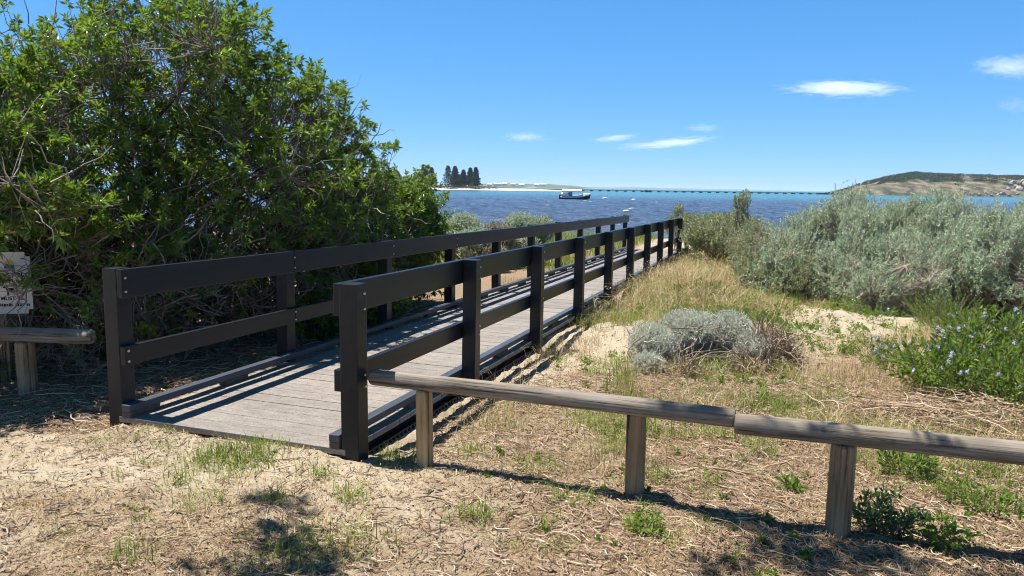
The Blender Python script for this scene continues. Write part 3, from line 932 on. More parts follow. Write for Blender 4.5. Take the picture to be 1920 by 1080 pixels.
shrub('dry_bush', 'dry brown twiggy bush touching the right side of the silvery cushion bush', 'bush',
      [pxblob(1435, 650, 7.0, 42, 46), pxblob(1465, 670, 6.8, 30, 34), pxblob(1400, 690, 6.6, 40, 22), pxblob(1290, 705, 6.4, 50, 20)], [np.array([2.4, 6.8, float(hgt(2.4, 6.8))])], 900, 8, 0.06, 0.022, 0.004, DRY, BARK, 52,
      up=0.5, r_limb=(0.006, 0.002), nlimb=60, thick=0.6, cut=0.6, ang=(10, 60), bare=700, twr=(0.0022, 0.001), droop=0.0, barelen=(0.08, 0.25), baremat=m_simple('dry_twig', (0.36, 0.27, 0.18), 0.8, 0.2, 0.3, 3))

# ------------------------------------------------------------------ grasses and weeds
def blades(base, n_each, hmin, hmax, spread, w, rng, lean=0.45):
    N = len(base) * n_each
    B = np.repeat(base, n_each, axis=0) + np.concatenate([rng.normal(size=(N, 2)) * spread, np.zeros((N, 1))], 1)
    B[:, 2] = hgt(B[:, 0], B[:, 1])
    an = rng.random(N) * 6.283
    le = np.abs(rng.normal(size=N)) * lean
    H = hmin + (hmax - hmin) * rng.random(N)
    d = np.stack([np.cos(an), np.sin(an), np.zeros(N)], 1)
    sd = np.stack([-np.sin(an), np.cos(an), np.zeros(N)], 1) * (w * (0.6 + 0.8 * rng.random(N)))[:, None]
    up = np.array([0, 0, 1.0])
    m = B + up * (H * 0.6)[:, None] + d * (H * le * 0.45)[:, None]
    t = B + up * (H * (1 - 0.35 * np.clip(le, 0, 1.2)))[:, None] + d * (H * le * 1.15)[:, None]
    V = np.empty((N, 6, 3))
    V[:, 0] = B - sd; V[:, 1] = B + sd; V[:, 2] = m + sd * 0.8; V[:, 3] = m - sd * 0.8; V[:, 4] = t + sd * 0.1; V[:, 5] = t - sd * 0.1
    i = np.arange(N)[:, None] * 6
    Q = np.concatenate([i + np.array([[0, 1, 2, 3]]), i + np.array([[3, 2, 4, 5]])])
    tone = np.clip(rng.random(N) * 0.65 + 0.9 * (fbm(B[:, 0] * 2.3, B[:, 1] * 2.3, 3, 90) - 0.47) + 0.2, 0, 1)
    return V.reshape(-1, 3), Q, np.concatenate([tone, tone])


def scatter(n, x0, x1, y0, y1, dens, rng):
    x = x0 + (x1 - x0) * rng.random(n); y = y0 + (y1 - y0) * rng.random(n)
    k = rng.random(n) < dens(x, y)
    x, y = x[k], y[k]
    a, l = bl(x, y)
    o = ~((np.abs(a) < 0.97) & (l > -0.1))
    x, y = x[o], y[o]
    return np.stack([x, y, hgt(x, y)], 1)


def stuff_mesh(name, parts, mat, label):
    V, Q, T, o = [], [], [], 0
    for v, q, t in parts:
        V.append(v); Q.append(q + o); T.append(t); o += len(v)
    ob = npmesh(name, np.concatenate(V), np.concatenate(Q), mat, tint=np.concatenate(T))
    tag(ob, label, kind='stuff')
    return ob


rg = np.random.default_rng(5)


def patchy(x, y, s, lo, hi, sc=1.3):
    return np.clip((fbm(x * sc, y * sc, 4, s) - lo) / (hi - lo), 0, 1)


# short green grass in the foreground and around the fence
gp = []
b = scatter(1500, -3.5, 6.5, 2.4, 9, lambda x, y: patchy(x, y, 41, .46, .66) * (0.3 + 0.6 * np.clip((x + .3) / 1.5, 0, 1)), rg)
gp.append(blades(b, 24, 0.015, 0.075, 0.028, 0.0016, rg, 0.95))
b = scatter(7000, -3.5, 6.5, 2.4, 9, lambda x, y: patchy(x, y, 44, .42, .60, 2.2) * (0.25 + 0.5 * np.clip((x + .3) / 1.5, 0, 1)), rg)
gp.append(blades(b, 8, 0.008, 0.03, 0.04, 0.0016, rg, 1.1))
for px, py, n, s in ((660, 935, 30, .05), (520, 935, 25, .04), (600, 890, 20, .04), (470, 860, 120, .10), (410, 862, 120, .10), (890, 975, 40, .06), (1050, 930, 25, .05), (1010, 880, 40, .09),
                     (1120, 800, 60, .10), (1150, 850, 40, .06), (1440, 760, 90, .15), (1230, 900, 30, .05), (880, 855, 25, .05), (740, 865, 40, .05), (540, 1040, 60, .12), (640, 1020, 60, .12), (240, 1045, 25, .05),
                     (1700, 860, 60, .12), (1790, 850, 60, .10), (1850, 890, 60, .10), (1330, 905, 20, .05), (330, 905, 25, .06), (380, 945, 30, .08), (1880, 700, 80, .2), (1110, 790, 90, .14), (1160, 830, 70, .12), (1240, 760, 60, .15), (1330, 740, 80, .2), (1420, 755, 120, .2), (1480, 770, 90, .18), (1560, 790, 90, .18), (1640, 815, 110, .16), (1720, 830, 110, .16), (1800, 845, 90, .14), (1650, 870, 90, .15), (1760, 905, 90, .15), (1830, 930, 60, .12), (1420, 840, 40, .08), (1300, 690, 60, .15), (1480, 720, 60, .2), (1560, 740, 60, .2), (930, 800, 40, .12), (960, 770, 30, .1), (1110, 700, 25, .05), (1100, 680, 20, .05)):
    g = gnd(px, py)
    gp.append(blades(g[None], n * 3, 0.02, 0.11, s, 0.0020, rg, 0.8))
# finer green growth among the dune plants
b = scatter(9000, 0.8, 8, 4.6, 13, lambda x, y: patchy(x, y, 47, .40, .56, .9) * (1 - np.exp(-((x - 1.2) / .9) ** 2 - ((y - 7.6) / 1.1) ** 2)) * (1 - .9 * np.exp(-((x - 4.2) / 0.9) ** 2 - ((y - 9.3) / .9) ** 2)), rg)
gp.append(blades(b, 9, 0.04, 0.20, 0.05, 0.0024, rg, 0.7))
b = scatter(2600, -3.5, 5.5, 15, 30, lambda x, y: 0.9, rg)
gp.append(blades(b, 7, 0.15, 0.4, 0.12, 0.006, rg, 0.5))
stuff_mesh('grass', gp, GRASS, 'short green grass in scattered tufts over the sand')

# golden dry grass by the right handrail and over the dune
dp = []


def dens_dry(x, y):
    a, l = bl(x, y)
    return np.clip(np.exp(-((a - 1.85) / 1.0) ** 2) * np.clip((l - 4.6) / 1.5, 0, 1) * np.clip((16 - l) / 3, 0, 1) * 1.1, 0, 1)


b = scatter(11000, 0.2, 7, 7, 20, dens_dry, rg)
dp.append(blades(b[::4], 10, 0.10, 0.48, 0.06, 0.0034, rg, 1.1))
green_in_dry = b[1::20]
b = scatter(17000, -0.3, 11, 4.0, 13.5, lambda x, y: patchy(x, y, 53, .38, .58, 1.1) * .8, rg)
dp.append(blades(b, 8, 0.03, 0.22, 0.05, 0.0017, rg, 0.9))
b = scatter(16000, -3.6, 4.5, 2.3, 5.6, lambda x, y: patchy(x, y, 57, .36, .58, 2) * .9, rg)
dp.append(blades(b, 7, 0.006, 0.035, 0.04, 0.0014, rg, 1.2))
# seed heads
hd = scatter(4200, 0.2, 7, 8, 19, dens_dry, rg)
hd[:, 2] += 0.18 + 0.3 * rg.random(len(hd))
V, Q = leaves(hd, norm(rg.normal(size=hd.shape) + np.array([0, 0, .4])), 0.04, 0.013, .2, rg)
dp.append((V, Q, 0.5 + 0.5 * rg.random(len(Q))))
stuff_mesh('grass', [blades(green_in_dry, 8, 0.10, 0.40, 0.07, 0.0034, rg, .9)], GRASS, 'green blades growing through the dry grass by the right handrail')
stuff_mesh('dry_grass', dp, DRY, 'golden dry grass with seed heads along the right side of the footbridge')


def weed(name, label, cat, P, n, hgt_, rad, L, W, mat, seed, nl=14, stem=None, upw=0.75, ang=(20, 80), flower=None):
    rng = np.random.default_rng(seed)
    P = np.array([P[0], P[1], float(hgt(P[0], P[1]))])
    an = rng.random(n) * 6.283; rr = np.sqrt(rng.random(n)) * rad
    H = hgt_ * (0.5 + 0.5 * rng.random(n)) * (1 - 0.45 * (rr / rad) ** 2)
    tip = np.stack([np.cos(an) * rr, np.sin(an) * rr, H], 1)
    base = tip * np.array([0.45, 0.45, 0])
    gz = hgt(base[:, 0] + P[0], base[:, 1] + P[1]) - P[2]
    base[:, 2] = gz - 0.01; tip[:, 2] += gz
    t = np.linspace(0, 1, 5)[None, :, None]
    ST = base[:, None] * (1 - t) + tip[:, None] * t
    ST[:, 1:-1] += rng.normal(size=ST[:, 1:-1].shape) * 0.012
    root = empty(name, tuple(P))
    V, Q = tubes(ST, np.linspace(0.004, 0.0018, 5)[None] * np.ones((n, 1)), 3)
    npmesh('stem', V, Q, stem or BARK, root, smooth=True)
    ax = norm(tip - base + rng.normal(size=tip.shape) * 0.05)
    V, Q, tone = rosettes(tip, ax, nl, hgt_ * 0.55, L, W, rng, ang, 0.1)
    npmesh('foliage', V, Q, mat, root, tint=tone)
    if flower:
        fm, fn, fL = flower
        k = rng.choice(n, size=min(fn, n), replace=False)
        fp = tip[k] + np.array([0, 0, 0.02])
        for q, kk in zip(fp, k):
            V, Q, tone = rosettes(np.zeros((1, 3)), norm(ax[kk] + np.array([0, 0, .5]))[None], 16, 0.02, fL, fL * 0.6, rng, (30, 100), 0.0)
            npmesh('flower_head', V, Q, fm, root, tint=tone).location = q
    tag(root, label, cat)
    return root


def forbs():
    rng = np.random.default_rng(19)

    def dens(x, y):
        sand = np.exp(-((x - 1.2) / .8) ** 2 - ((y - 7.8) / 1.2) ** 2) + np.exp(-((x - 4.2) / .9) ** 2 - ((y - 9.3) / .9) ** 2) + np.exp(-((x - 3.4) / .8) ** 2 - ((y - 7.9) / .5) ** 2)
        return patchy(x, y, 63, .38, .54, .8) * np.clip(1 - sand, 0, 1) * np.clip((x - .2) * .45, .08, 1.3)
    b = scatter(14000, -0.2, 11, 2.6, 15, dens, rng)
    far = np.clip((b[:, 1] - 4) / 5, 0.12, 1)
    h = (0.03 + 0.20 * rng.random(len(b)) ** 1.5) * far
    tips, ax = [], []
    for k in range(5):
        d = norm(np.concatenate([rng.normal(size=(len(b), 2)) * .6, np.ones((len(b), 1))], 1))
        tips.append(b + d * h[:, None] * (0.6 + .5 * rng.random((len(b), 1)))); ax.append(d)
    tips, ax = np.concatenate(tips), np.concatenate(ax)
    V, Q, tone = rosettes(tips, ax, 9, 0.06, 0.040, 0.012, rng, (20, 90), .15)
    o = npmesh('weeds', V, Q, LEAF_WEED, tint=tone)
    tag(o, 'small green weeds scattered over the dune side', kind='stuff')


forbs()
DARKWEED = m_leaf('dark_weed_leaf', [(0, (0.025, 0.06, 0.018)), (1, (0.07, 0.13, 0.035))], 0.25, (0.1, 0.2, 0.03), 0.4, 0.5)
FERN = m_leaf('feathery_green', [(0, (0.06, 0.13, 0.015)), (1, (0.16, 0.26, 0.04))], 0.4, (0.25, 0.42, 0.04), 0.55, 0.3)
weed('weed', 'dark green leafy weed at the foot of the rightmost log fence post', 'weed', gnd(1655, 1000), 34, 0.23, 0.15, 0.045, 0.016, DARKWEED, 1, 16)
weed('weed', 'yellow green sprawling weed right of the dark leafy weed', 'weed', gnd(1765, 1020), 26, 0.12, 0.16, 0.045, 0.02, LEAF_WEED, 2, 8)
weed('weed', 'low bright green rosette of leaves right in front of the middle fence post', 'weed', gnd(1212, 990), 26, 0.06, 0.10, 0.055, 0.012, GRASS, 3, 8, ang=(40, 95))
weed('weed', 'small yellow green seedling between the middle and right fence posts', 'weed', gnd(1482, 915), 8, 0.09, 0.05, 0.07, 0.018, LEAF_WEED, 4, 6)
weed('weed', 'bushy bright green weed under the right log, behind the right fence post', 'weed', gnd(1700, 890), 34, 0.18, 0.18, 0.05, 0.014, LEAF_WEED, 5, 12)
weed('weed', 'broad patch of small green weeds below the right log at the right edge', 'weed', gnd(1870, 955), 40, 0.12, 0.24, 0.035, 0.016, LEAF_WEED, 6, 10)
weed('flowering_plant', 'leafy plant with pale blue flower heads below the right edge saltbush', 'plant', gnd(1800, 735), 210, 0.55, 0.62, 0.07, 0.022, LEAF_WEED, 7, 14, flower=(PETAL, 34, 0.022))
weed('flowering_plant', 'smaller straggly plant with lilac flowers on the sand beside the cushion bush', 'plant', gnd(1665, 690), 34, 0.30, 0.32, 0.05, 0.014, LEAF_WEED, 8, 9, flower=(PETAL, 16, 0.020))
weed('flowering_plant', 'green plant with a line of white flowers under the dark hollow of the edge saltbush', 'plant', gnd(1850, 655), 130, 0.55, 0.55, 0.07, 0.022, LEAF_WEED, 9, 14, flower=(PETAL, 22, 0.022))
weed('feathery_plant', 'bright feathery green plant in front of the large saltbush, above the sand mound', 'plant', gnd(1650, 575), 200, 0.72, 0.6, 0.06, 0.010, FERN, 10, 20, ang=(10, 60))
weed('feathery_plant', 'paler feathery green plant right of the sand mound', 'plant', gnd(1765, 612), 130, 0.55, 0.55, 0.055, 0.010, LEAF_WEED, 11, 16, ang=(10, 60))
weed('feathery_plant', 'low feathery green plant right behind the cushion bush', 'plant', gnd(1320, 560), 70, 0.34, 0.5, 0.05, 0.010, FERN, 12, 12, ang=(10, 65))
weed('leafy_shoot', 'thin upright shoot with a few leaves right of the cushion bush', 'plant', gnd(1450, 645), 7, 0.48, 0.12, 0.06, 0.018, LEAF_WEED, 13, 9)
weed('leafy_bush', 'yellow green broad leaved bush between the dry grass and the greyer saltbush', 'bush', gnd(1430, 545), 60, 0.5, 0.38, 0.07, 0.028, LEAF_WEED, 14, 13)
weed('flowering_plant', 'low plant with small yellow flowers in the dry grass', 'plant', gnd(1345, 515), 20, 0.42, 0.3, 0.05, 0.012, LEAF_WEED, 15, 6, flower=(YELLOW, 14, 0.022))
weed('leafy_bush', 'dull green weed clump at the right edge, just right of the blue flowers', 'bush', gnd(1925, 770), 110, 0.5, 0.42, 0.06, 0.02, LEAF_WEED, 16, 12)


# ------------------------------------------------------------------ litter on the ground
def sticks(n, x0, x1, y0, y1, dens, lr, rr, rng, curl=0.25, lift=0.004):
    b = scatter(n, x0, x1, y0, y1, dens, rng)
    N = len(b)
    an = rng.random(N) * 6.283 if True else 0
    L = lr[0] + (lr[1] - lr[0]) * rng.random(N) ** 2
    t = np.linspace(-0.5, 0.5, 6)[None]
    d = np.stack([np.cos(an), np.sin(an)], 1); s = np.stack([-np.sin(an), np.cos(an)], 1)
    cv = rng.normal(size=(N, 1)) * curl
    P = np.empty((N, 6, 3))
    off = cv * (t ** 2 - 0.1) * 2 + rng.normal(size=(N, 6)) * 0.03
    P[..., :2] = b[:, None, :2] + d[:, None] * (t * L[:, None])[..., None] + s[:, None] * (off * L[:, None])[..., None]
    R = rr[0] + (rr[1] - rr[0]) * rng.random((N, 1)) ** 2
    P[..., 2] = hgt(P[..., 0], P[..., 1]) + R * 0.6 + lift * rng.random((N, 1)) + 0.25 * L[:, None] * np.abs(t) * (rng.random((N, 1)) ** 3)
    prof = np.array([0.7, 1, 1, 1, 0.9, 0.5])[None]
    V, Q = tubes(P, R * prof, 4)
    return V, Q, np.repeat(rng.random(N), 5 * 4).clip(0, 1)


def dens_sticks(x, y):
    return np.clip(debris_amount(x, y) * 1.5 + 0.9 * (fbm(x * 1.7, y * 1.7, 3, 71) - 0.5), 0.02, 1)


sp = [sticks(42000, -3.4, 4.4, 2.3, 6.4, dens_sticks, (0.025, 0.13), (0.0012, 0.0036), rg, .3, .014),
      sticks(2800, -1.0, 5.5, 2.4, 8.5, dens_sticks, (0.08, 0.32), (0.0016, 0.0042), rg, 0.35, 0.015),
      sticks(5000, -6.5, -0.5, 4.6, 11, lambda x, y: np.clip((-bl(x, y)[0] - .95) * 3, 0, 1), (0.05, 0.4), (0.0015, 0.005), rg, 0.3, 0.04),
      sticks(3200, 2.2, 5.0, 4.5, 6.0, lambda x, y: np.exp(-((x - 3.3) / .75) ** 2 - ((y - 5.2) / .28) ** 2), (0.15, 0.6), (0.002, 0.005), rg, 0.35, 0.12)]
stuff_mesh('dead_twigs', sp, STICK, 'brown dead twigs and needles strewn over the sand')

lit = scatter(70000, -4.0, 5.0, 2.3, 8.0, lambda x, y: dens_sticks(x, y) * .9 + .18, rg)
lit2 = scatter(7000, -6.5, -0.5, 4.7, 11, lambda x, y: np.clip((-bl(x, y)[0] - .95) * 3, 0, 1), rg)
lit = np.concatenate([lit, lit2]); lit[:, 2] += 0.003
dd = rg.normal(size=lit.shape); dd[:, 2] = np.abs(dd[:, 2]) * 0.45
V, Q = leaves(lit, norm(dd), 0.008 + 0.022 * rg.random(len(lit)) ** 2, 0.005 + 0.006 * rg.random(len(lit)), 0.0, rg)
parts = [(V, Q, rg.random(len(Q)) ** 1.3)]
# flecks of leaf on the deck
n = 420
la, ll = rg.uniform(-0.74, 0.74, n), rg.uniform(0.0, 12, n)
fp = BO + BN * la[:, None] + BD * ll[:, None]; fp[:, 2] = 0.0665 + TILT * ll
dd = rg.normal(size=fp.shape); dd[:, 2] = np.abs(dd[:, 2]) * .1
V, Q = leaves(fp, norm(dd), 0.012 + 0.025 * rg.random(n), 0.006, 0.0, rg)
parts.append((V, Q, 0.6 + .4 * rg.random(n)))
stuff_mesh('leaf_litter', parts, LITTER, 'brown leaf litter and flakes on the ground and deck')


def stick_thing(pxs, r, label):
    P = np.array([gnd(*p) for p in pxs]); P[:, 2] = hgt(P[:, 0], P[:, 1]) + r * 0.8
    V, Q = tubes((P - P[0])[None], np.linspace(r, r * 0.55, len(P))[None] * (1 + .15 * RNG.normal(size=(1, len(P)))), 8)
    o = npmesh('stick', V, Q, STICK, smooth=True, tint=np.full(len(Q), 0.62))
    o.location = P[0]
    tag(o, label, 'stick', 'larger sticks lying on the ground')


stick_thing([(1270, 893), (1300, 884), (1335, 883), (1370, 884), (1405, 887), (1440, 876), (1475, 868)], 0.010, 'long bent grey stick lying behind the log fence, between the middle and right posts')
stick_thing([(1677, 1036), (1683, 1055), (1690, 1080)], 0.007, 'curved pale stick at the bottom edge, in front of the dark leafy weed')
stick_thing([(113, 969), (135, 966), (157, 963)], 0.007, 'short straight dark stick on the sand at the lower left')
stick_thing([(500, 863), (530, 864), (563, 861)], 0.006, 'pale stick lying just in front of the footbridge deck')
stick_thing([(1740, 1063), (1770, 1058), (1796, 1060)], 0.006, 'reddish stick in the bottom right corner')
stick_thing([(1800, 770), (1815, 795), (1850, 800), (1900, 808)], 0.008, 'bleached forked branch behind the right log, under the flowers')
stick_thing([(1165, 600), (1180, 595), (1230, 583), (1258, 578)], 0.008, 'dark branch on the sand, upper left of the cushion bush')


# ------------------------------------------------------------------ overhanging tree (behind the viewer): its boughs shade the foreground
def overhang():
    rng = np.random.default_rng(77)
    root = empty('overhanging_tree', (1.6, -3.2, 0))
    off = np.array([1.6, -3.2, 0])
    tag(root, 'tall tree behind the viewer whose leafy boughs shade the foreground', 'tree')
    log_mesh('trunk', (0, 0, -0.2), (0.1, 0.1, 9.5), 0.24, 0.12, BARK_DARK, root, 5, k=20)
    sh = np.array([S.x / S.z, S.y / S.z])
    spots = [((525, 945), 3.2, .15, 13), ((522, 990), 3.2, .05, 9), ((535, 1020), 3.2, .07, 8), ((560, 1062), 3.2, .22, 26), ((470, 1078), 3.2, .18, 14), ((1500, 1062), 3.4, .2, 13), ((1630, 1055), 3.4, .2, 13),
             ((1385, 1078), 3.4, .16, 9), ((1800, 1078), 3.4, .25, 16), ((1545, 1045), 3.4, .05, 8)]
    tips, ends = [], []
    for (px, py), h, r, n in spots:
        g = gnd(px, py)
        c = np.array([g[0] + sh[0] * h, g[1] + sh[1] * h, h])
        ends.append(c)
        tips.append(c + rng.normal(size=(n, 3)) * np.array([r * .6, r * .6, r * .8]))
    # log stripes
    for px, py in ((1262, 765), (1290, 768), (1318, 771), (1345, 775), (1390, 795), (1440, 800), (1520, 808), (1575, 815), (1600, 816)):
        g = at_z(px, py, 0.53)
        h = 5.4
        c = np.array([g[0] + sh[0] * (h - .5), g[1] + sh[1] * (h - .5), h])
        tips.append(c + rng.normal(size=(4, 3)) * 0.022)
        ends.append(c)
    tips = np.concatenate(tips); ends = np.array(ends)
    st = np.array([[1.68, -3.1, 7.2]])
    LP, LR = grow_limbs(st, ends, rng, 0.05, 0.008, K=10, wob=0.12)
    V, Q = tubes(LP - off, LR, 6)
    npmesh('branch', V, Q, BARK_DARK, root, smooth=True)
    ax = norm(rng.normal(size=tips.shape) + np.array([0, 0, .3]))
    V, Q, tone = rosettes(tips, ax, 20, 0.14, 0.10, 0.018, rng)
    npmesh('foliage', V - off, Q, PINE, root, tint=tone)


overhang()


# ------------------------------------------------------------------ far shore
def terrain_strip(name, pts_top, Y0, depth, base_z, mat, nx=160, ny=24, rough=1.0, seed=3):
    """a hill whose skyline passes near the given (photo px, height m) points, Y0 metres away"""
    xs = np.array([p[0] for p in pts_top]); hs_ = np.array([p[1] for p in pts_top])
    X = np.linspace(xs.min(), xs.max(), nx)
    Hh = np.interp(X, xs, hs_)
    Yv = np.linspace(0, 1, ny)
    XX, YY = np.meshgrid((X - 960) / FPX * Y0, Y0 + Yv * depth, indexing='ij')
    prof = np.sin(np.clip(Yv * 1.25, 0, 1) * math.pi / 2) ** 0.75 * np.where(Yv > 0.8, 1 - (Yv - 0.8) * 3, 1)
    Z = base_z + (Hh[:, None] - base_z) * prof[None] + rough * (fbm(XX * 0.05, YY * 0.05, 4, seed) - 0.47) * prof[None] * np.clip(Hh[:, None] - base_z, 0, 4)
    i = np.arange(XX.size).reshape(XX.shape)
    Q = np.stack([i[:-1, :-1], i[1:, :-1], i[1:, 1:], i[:-1, 1:]], -1).reshape(-1, 4)
    o = npmesh(name, np.stack([XX, YY, Z], -1), Q, mat, smooth=True)
    tag(o, kind='structure')
    return XX, YY, Z


def m_hill(name, cols, scale, lo_sand=None):
    m, n, l, b = newmat(name)
    g = n.new('ShaderNodeNewGeometry'); v = g.outputs['Position']
    t = noise(n, l, scale, 7, mapping(n, l, v, (1, .8, 2)), 0.65)
    c = ramp(n, cols); l.new(t.outputs[0], c.inputs[0]); out = c.outputs[0]
    if lo_sand:
        s = n.new('ShaderNodeSeparateXYZ'); l.new(v, s.inputs[0])
        k = n.new('ShaderNodeMapRange'); k.inputs['From Min'].default_value = lo_sand[0]; k.inputs['From Max'].default_value = lo_sand[1]
        k.inputs['To Min'].default_value = 1; k.inputs['To Max'].default_value = 0
        l.new(s.outputs[2], k.inputs[0]); out = mix(n, l, k.outputs[0], out, lo_sand[2])
    l.new(out, b.inputs['Base Color']); b.inputs['Roughness'].default_value = 0.95; b.inputs['Specular IOR Level'].default_value = 0.1
    return m


HEAD = m_hill('headland', [(0.35, (0.06, 0.075, 0.045)), (0.55, (0.13, 0.13, 0.08)), (0.7, (0.30, 0.26, 0.18))], 0.06, (-0.2, 0.7, (0.62, 0.54, 0.42)))
ISL = m_hill('island_scrub', [(0.40, (0.05, 0.055, 0.035)), (0.48, (0.10, 0.095, 0.06)), (0.56, (0.19, 0.15, 0.10)), (0.68, (0.29, 0.22, 0.15))], 0.075)
TOWN = m_hill('far_town_hill', [(0.35, (0.07, 0.09, 0.06)), (0.55, (0.14, 0.15, 0.11)), (0.68, (0.30, 0.25, 0.21))], 0.012)
terrain_strip('headland', [(560, 3.5), (700, 4), (780, 2.6), (860, 2.4), (930, 1.6), (985, 0.1), (1040, -0.6), (1075, -1.75)], 690, 120, -1.8, HEAD, 200, 20, .5, 3)
terrain_strip('far_hill', [(880, 12), (920, 17), (945, 20), (970, 16), (1000, 15), (1012, 19), (1035, 16), (1060, 13), (1090, 11), (1105, 6), (1125, -2)], 2600, 500, -1.8, TOWN, 160, 12, .4, 4)
terrain_strip('far_hill', [(1060, -4), (1100, 22), (1200, 26), (1300, 20), (1400, 16), (1600, 6), (1700, -4)], 9000, 1500, -2, m_hill('distant_hills', [(0.3, (0.10, 0.12, 0.08)), (0.7, (0.20, 0.19, 0.13))], 0.002), 120, 8, .2, 5)


def norfolk(px, top, base, w, Y, label, seed, sparse=False):
    rng = np.random.default_rng(seed)
    g = at_depth(px, base, Y); t = at_depth(px, top, Y)
    z0 = 1.0
    H = t[2] - z0; R = 1.4 * w * Y / FPX
    root = empty('norfolk_pine', (g[0], Y, z0))
    tag(root, label, 'pine tree', 'pines on the far headland')
    MB().cyl((0, 0, -3.0), (0, 0, H * 0.96), 0.45, 0.1, 8).build('trunk', BARK_DARK, root)
    tiers = 12 if sparse else 19
    B, D, L, W = [], [], [], []
    for k in range(tiers):
        f = 0.10 + 0.88 * k / (tiers - 1)
        rr = R * (1 - f) ** 0.9 * (0.72 + 0.5 * rng.random())
        nb = 9 if sparse else 13
        for j in range(nb):
            a = j * 6.283 / nb + rng.random() * 0.5
            d = np.array([math.cos(a), math.sin(a), 0.12 + 0.25 * f])
            rj = rr * (0.75 + 0.4 * rng.random())
            for q in np.linspace(0.1, 1, 5):
                for _ in range(2 if sparse else 3):
                    B.append(d * rj * q + np.array([0, 0, H * f]) + rng.normal(size=3) * np.array([.25, .25, .16]))
                    D.append(d + rng.normal(size=3) * 0.5)
                    L.append(1.2 + 0.8 * rng.random()); W.append(0.75)
    V, Q = leaves(np.array(B), norm(np.array(D)), np.array(L), np.array(W), 0.1, rng)
    npmesh('crown', V, Q, PINE, root, tint=rng.random(len(Q)))


norfolk(840, 312, 345, 9.5, 705, 'layered open pine, leftmost of the five by the beach', 1, True)
norfolk(853, 313, 345, 7.8, 712, 'dense tall pine right of the layered open pine', 2)
norfolk(869, 320, 345, 6.0, 720, 'shortest of the five pines by the beach, in their middle', 3)
norfolk(882, 316, 345, 7.5, 716, 'dense pine between the shortest and the rightmost pine', 4)
norfolk(892, 315, 345, 6.6, 708, 'rightmost of the five pines by the beach', 5)
norfolk(794, 310, 345, 6.0, 735, 'tall pine showing behind the glossy shrub, left of its pair', 6)
norfolk(799, 313, 345, 5.0, 760, 'pine close against the tall one behind the glossy shrub', 7)
norfolk(809, 315, 345, 8.0, 728, 'broad dark pine in the gap at the end of the glossy shrub', 8)
norfolk(745, 322, 345, 9.0, 730, 'pine mostly hidden behind the glossy shrub leaves', 9)
norfolk(861, 329, 345, 3.0, 740, 'very small pine between two tall ones by the beach', 10)


def far_bushes():
    rng = np.random.default_rng(9)
    B = []
    for px, wpx in [(x, 6) for x in range(690, 905, 5)] + [(906, 9), (915, 7), (925, 6)]:
        Y = 700 + rng.random() * 12
        c = np.array([(px - 960) / FPX * Y, Y, 1.2])
        n = 60
        B.append(c + rng.normal(size=(n, 3)) * np.array([1.6, 1.6, 0.55 + (0.6 if px > 900 and px < 912 else 0)]))
    B = np.concatenate(B)
    V, Q = leaves(B, norm(rng.normal(size=B.shape)), 0.9, 0.6, 0.1, rng)
    o = npmesh('scrub', V, Q, m_leaf('headland_scrub', [(0, (0.04, 0.06, 0.03)), (1, (0.13, 0.15, 0.08))], .1, (.1, .14, .05), .7, .2), tint=rng.random(len(Q)))
    tag(o, 'low scrub along the far headland under the pines', kind='stuff')


far_bushes()


def houses():
    rng = np.random.default_rng(12)
    wm = m_simple('house_wall', (0.8, 0.72, 0.62), 0.8, .2, .05, 1); rm = m_simple('house_roof', (0.62, 0.58, 0.56), 0.8, .2, .1, 1)
    places = [(918, 347, 'at the left end of the row'), (933, 346.3, 'behind the dark headland bush'), (946, 345.6, 'on the highest part of the hill'), (962, 346.6, 'left of the middle of the row'), (978, 347.6, 'in the middle of the row'), (1006, 347.4, 'below the dark trees'), (1018, 347, 'at the right end of the row')]
    for px, py, wh in places:
        Y = 2590
        c = at_depth(px, py, Y)
        w = 7 + rng.random() * 6
        root = empty('house', tuple(c))
        MB().box(-w, w, -5, 5, -4, 2.2).build('wall', wm, root)
        MB().loft([[(x, -6.2, 2.3), (x, 6.2, 2.3), (x, 0, 6.4)] for x in (-w - .6, w + .6)]).build('roof', rm, root)
        tag(root, 'tiny pale house on the far town hill, ' + wh, 'house', 'houses on the far hill')


houses()


# ------------------------------------------------------------------ causeway
def causeway():
    Y = 800.0
    def X(px): return (px - 960) / FPX * Y
    ztop = 0.0
    root = empty('causeway', (X(1000), Y, 0))
    ox = X(1000)
    tag(root, 'long low timber causeway on dark piers across the bay', 'causeway')
    MB().box(0, X(1585) - ox, -3, 3, ztop - 0.55, ztop, 0.05).build('roadway', CONC, root)
    MB().box(0, X(1585) - ox, -3.05, -2.9, ztop + 0.25, ztop + 0.4).build('railing', CONC, root)
    pm = None
    pxs = [1012 + 15.6 * k for k in range(33)] + [1527 + 6 * k for k in range(9)]
    for px in pxs:
        if pm is None:
            o = MB().box(-1.25, 1.25, -2.6, 2.6, SEA - 0.5, ztop - 0.56, 0.05).build('pier', CONC, root); pm = o.data
        else:
            o = link(bpy.data.objects.new('pier', pm), root)
        o.location = (X(px) - ox, 0, 0)


causeway()


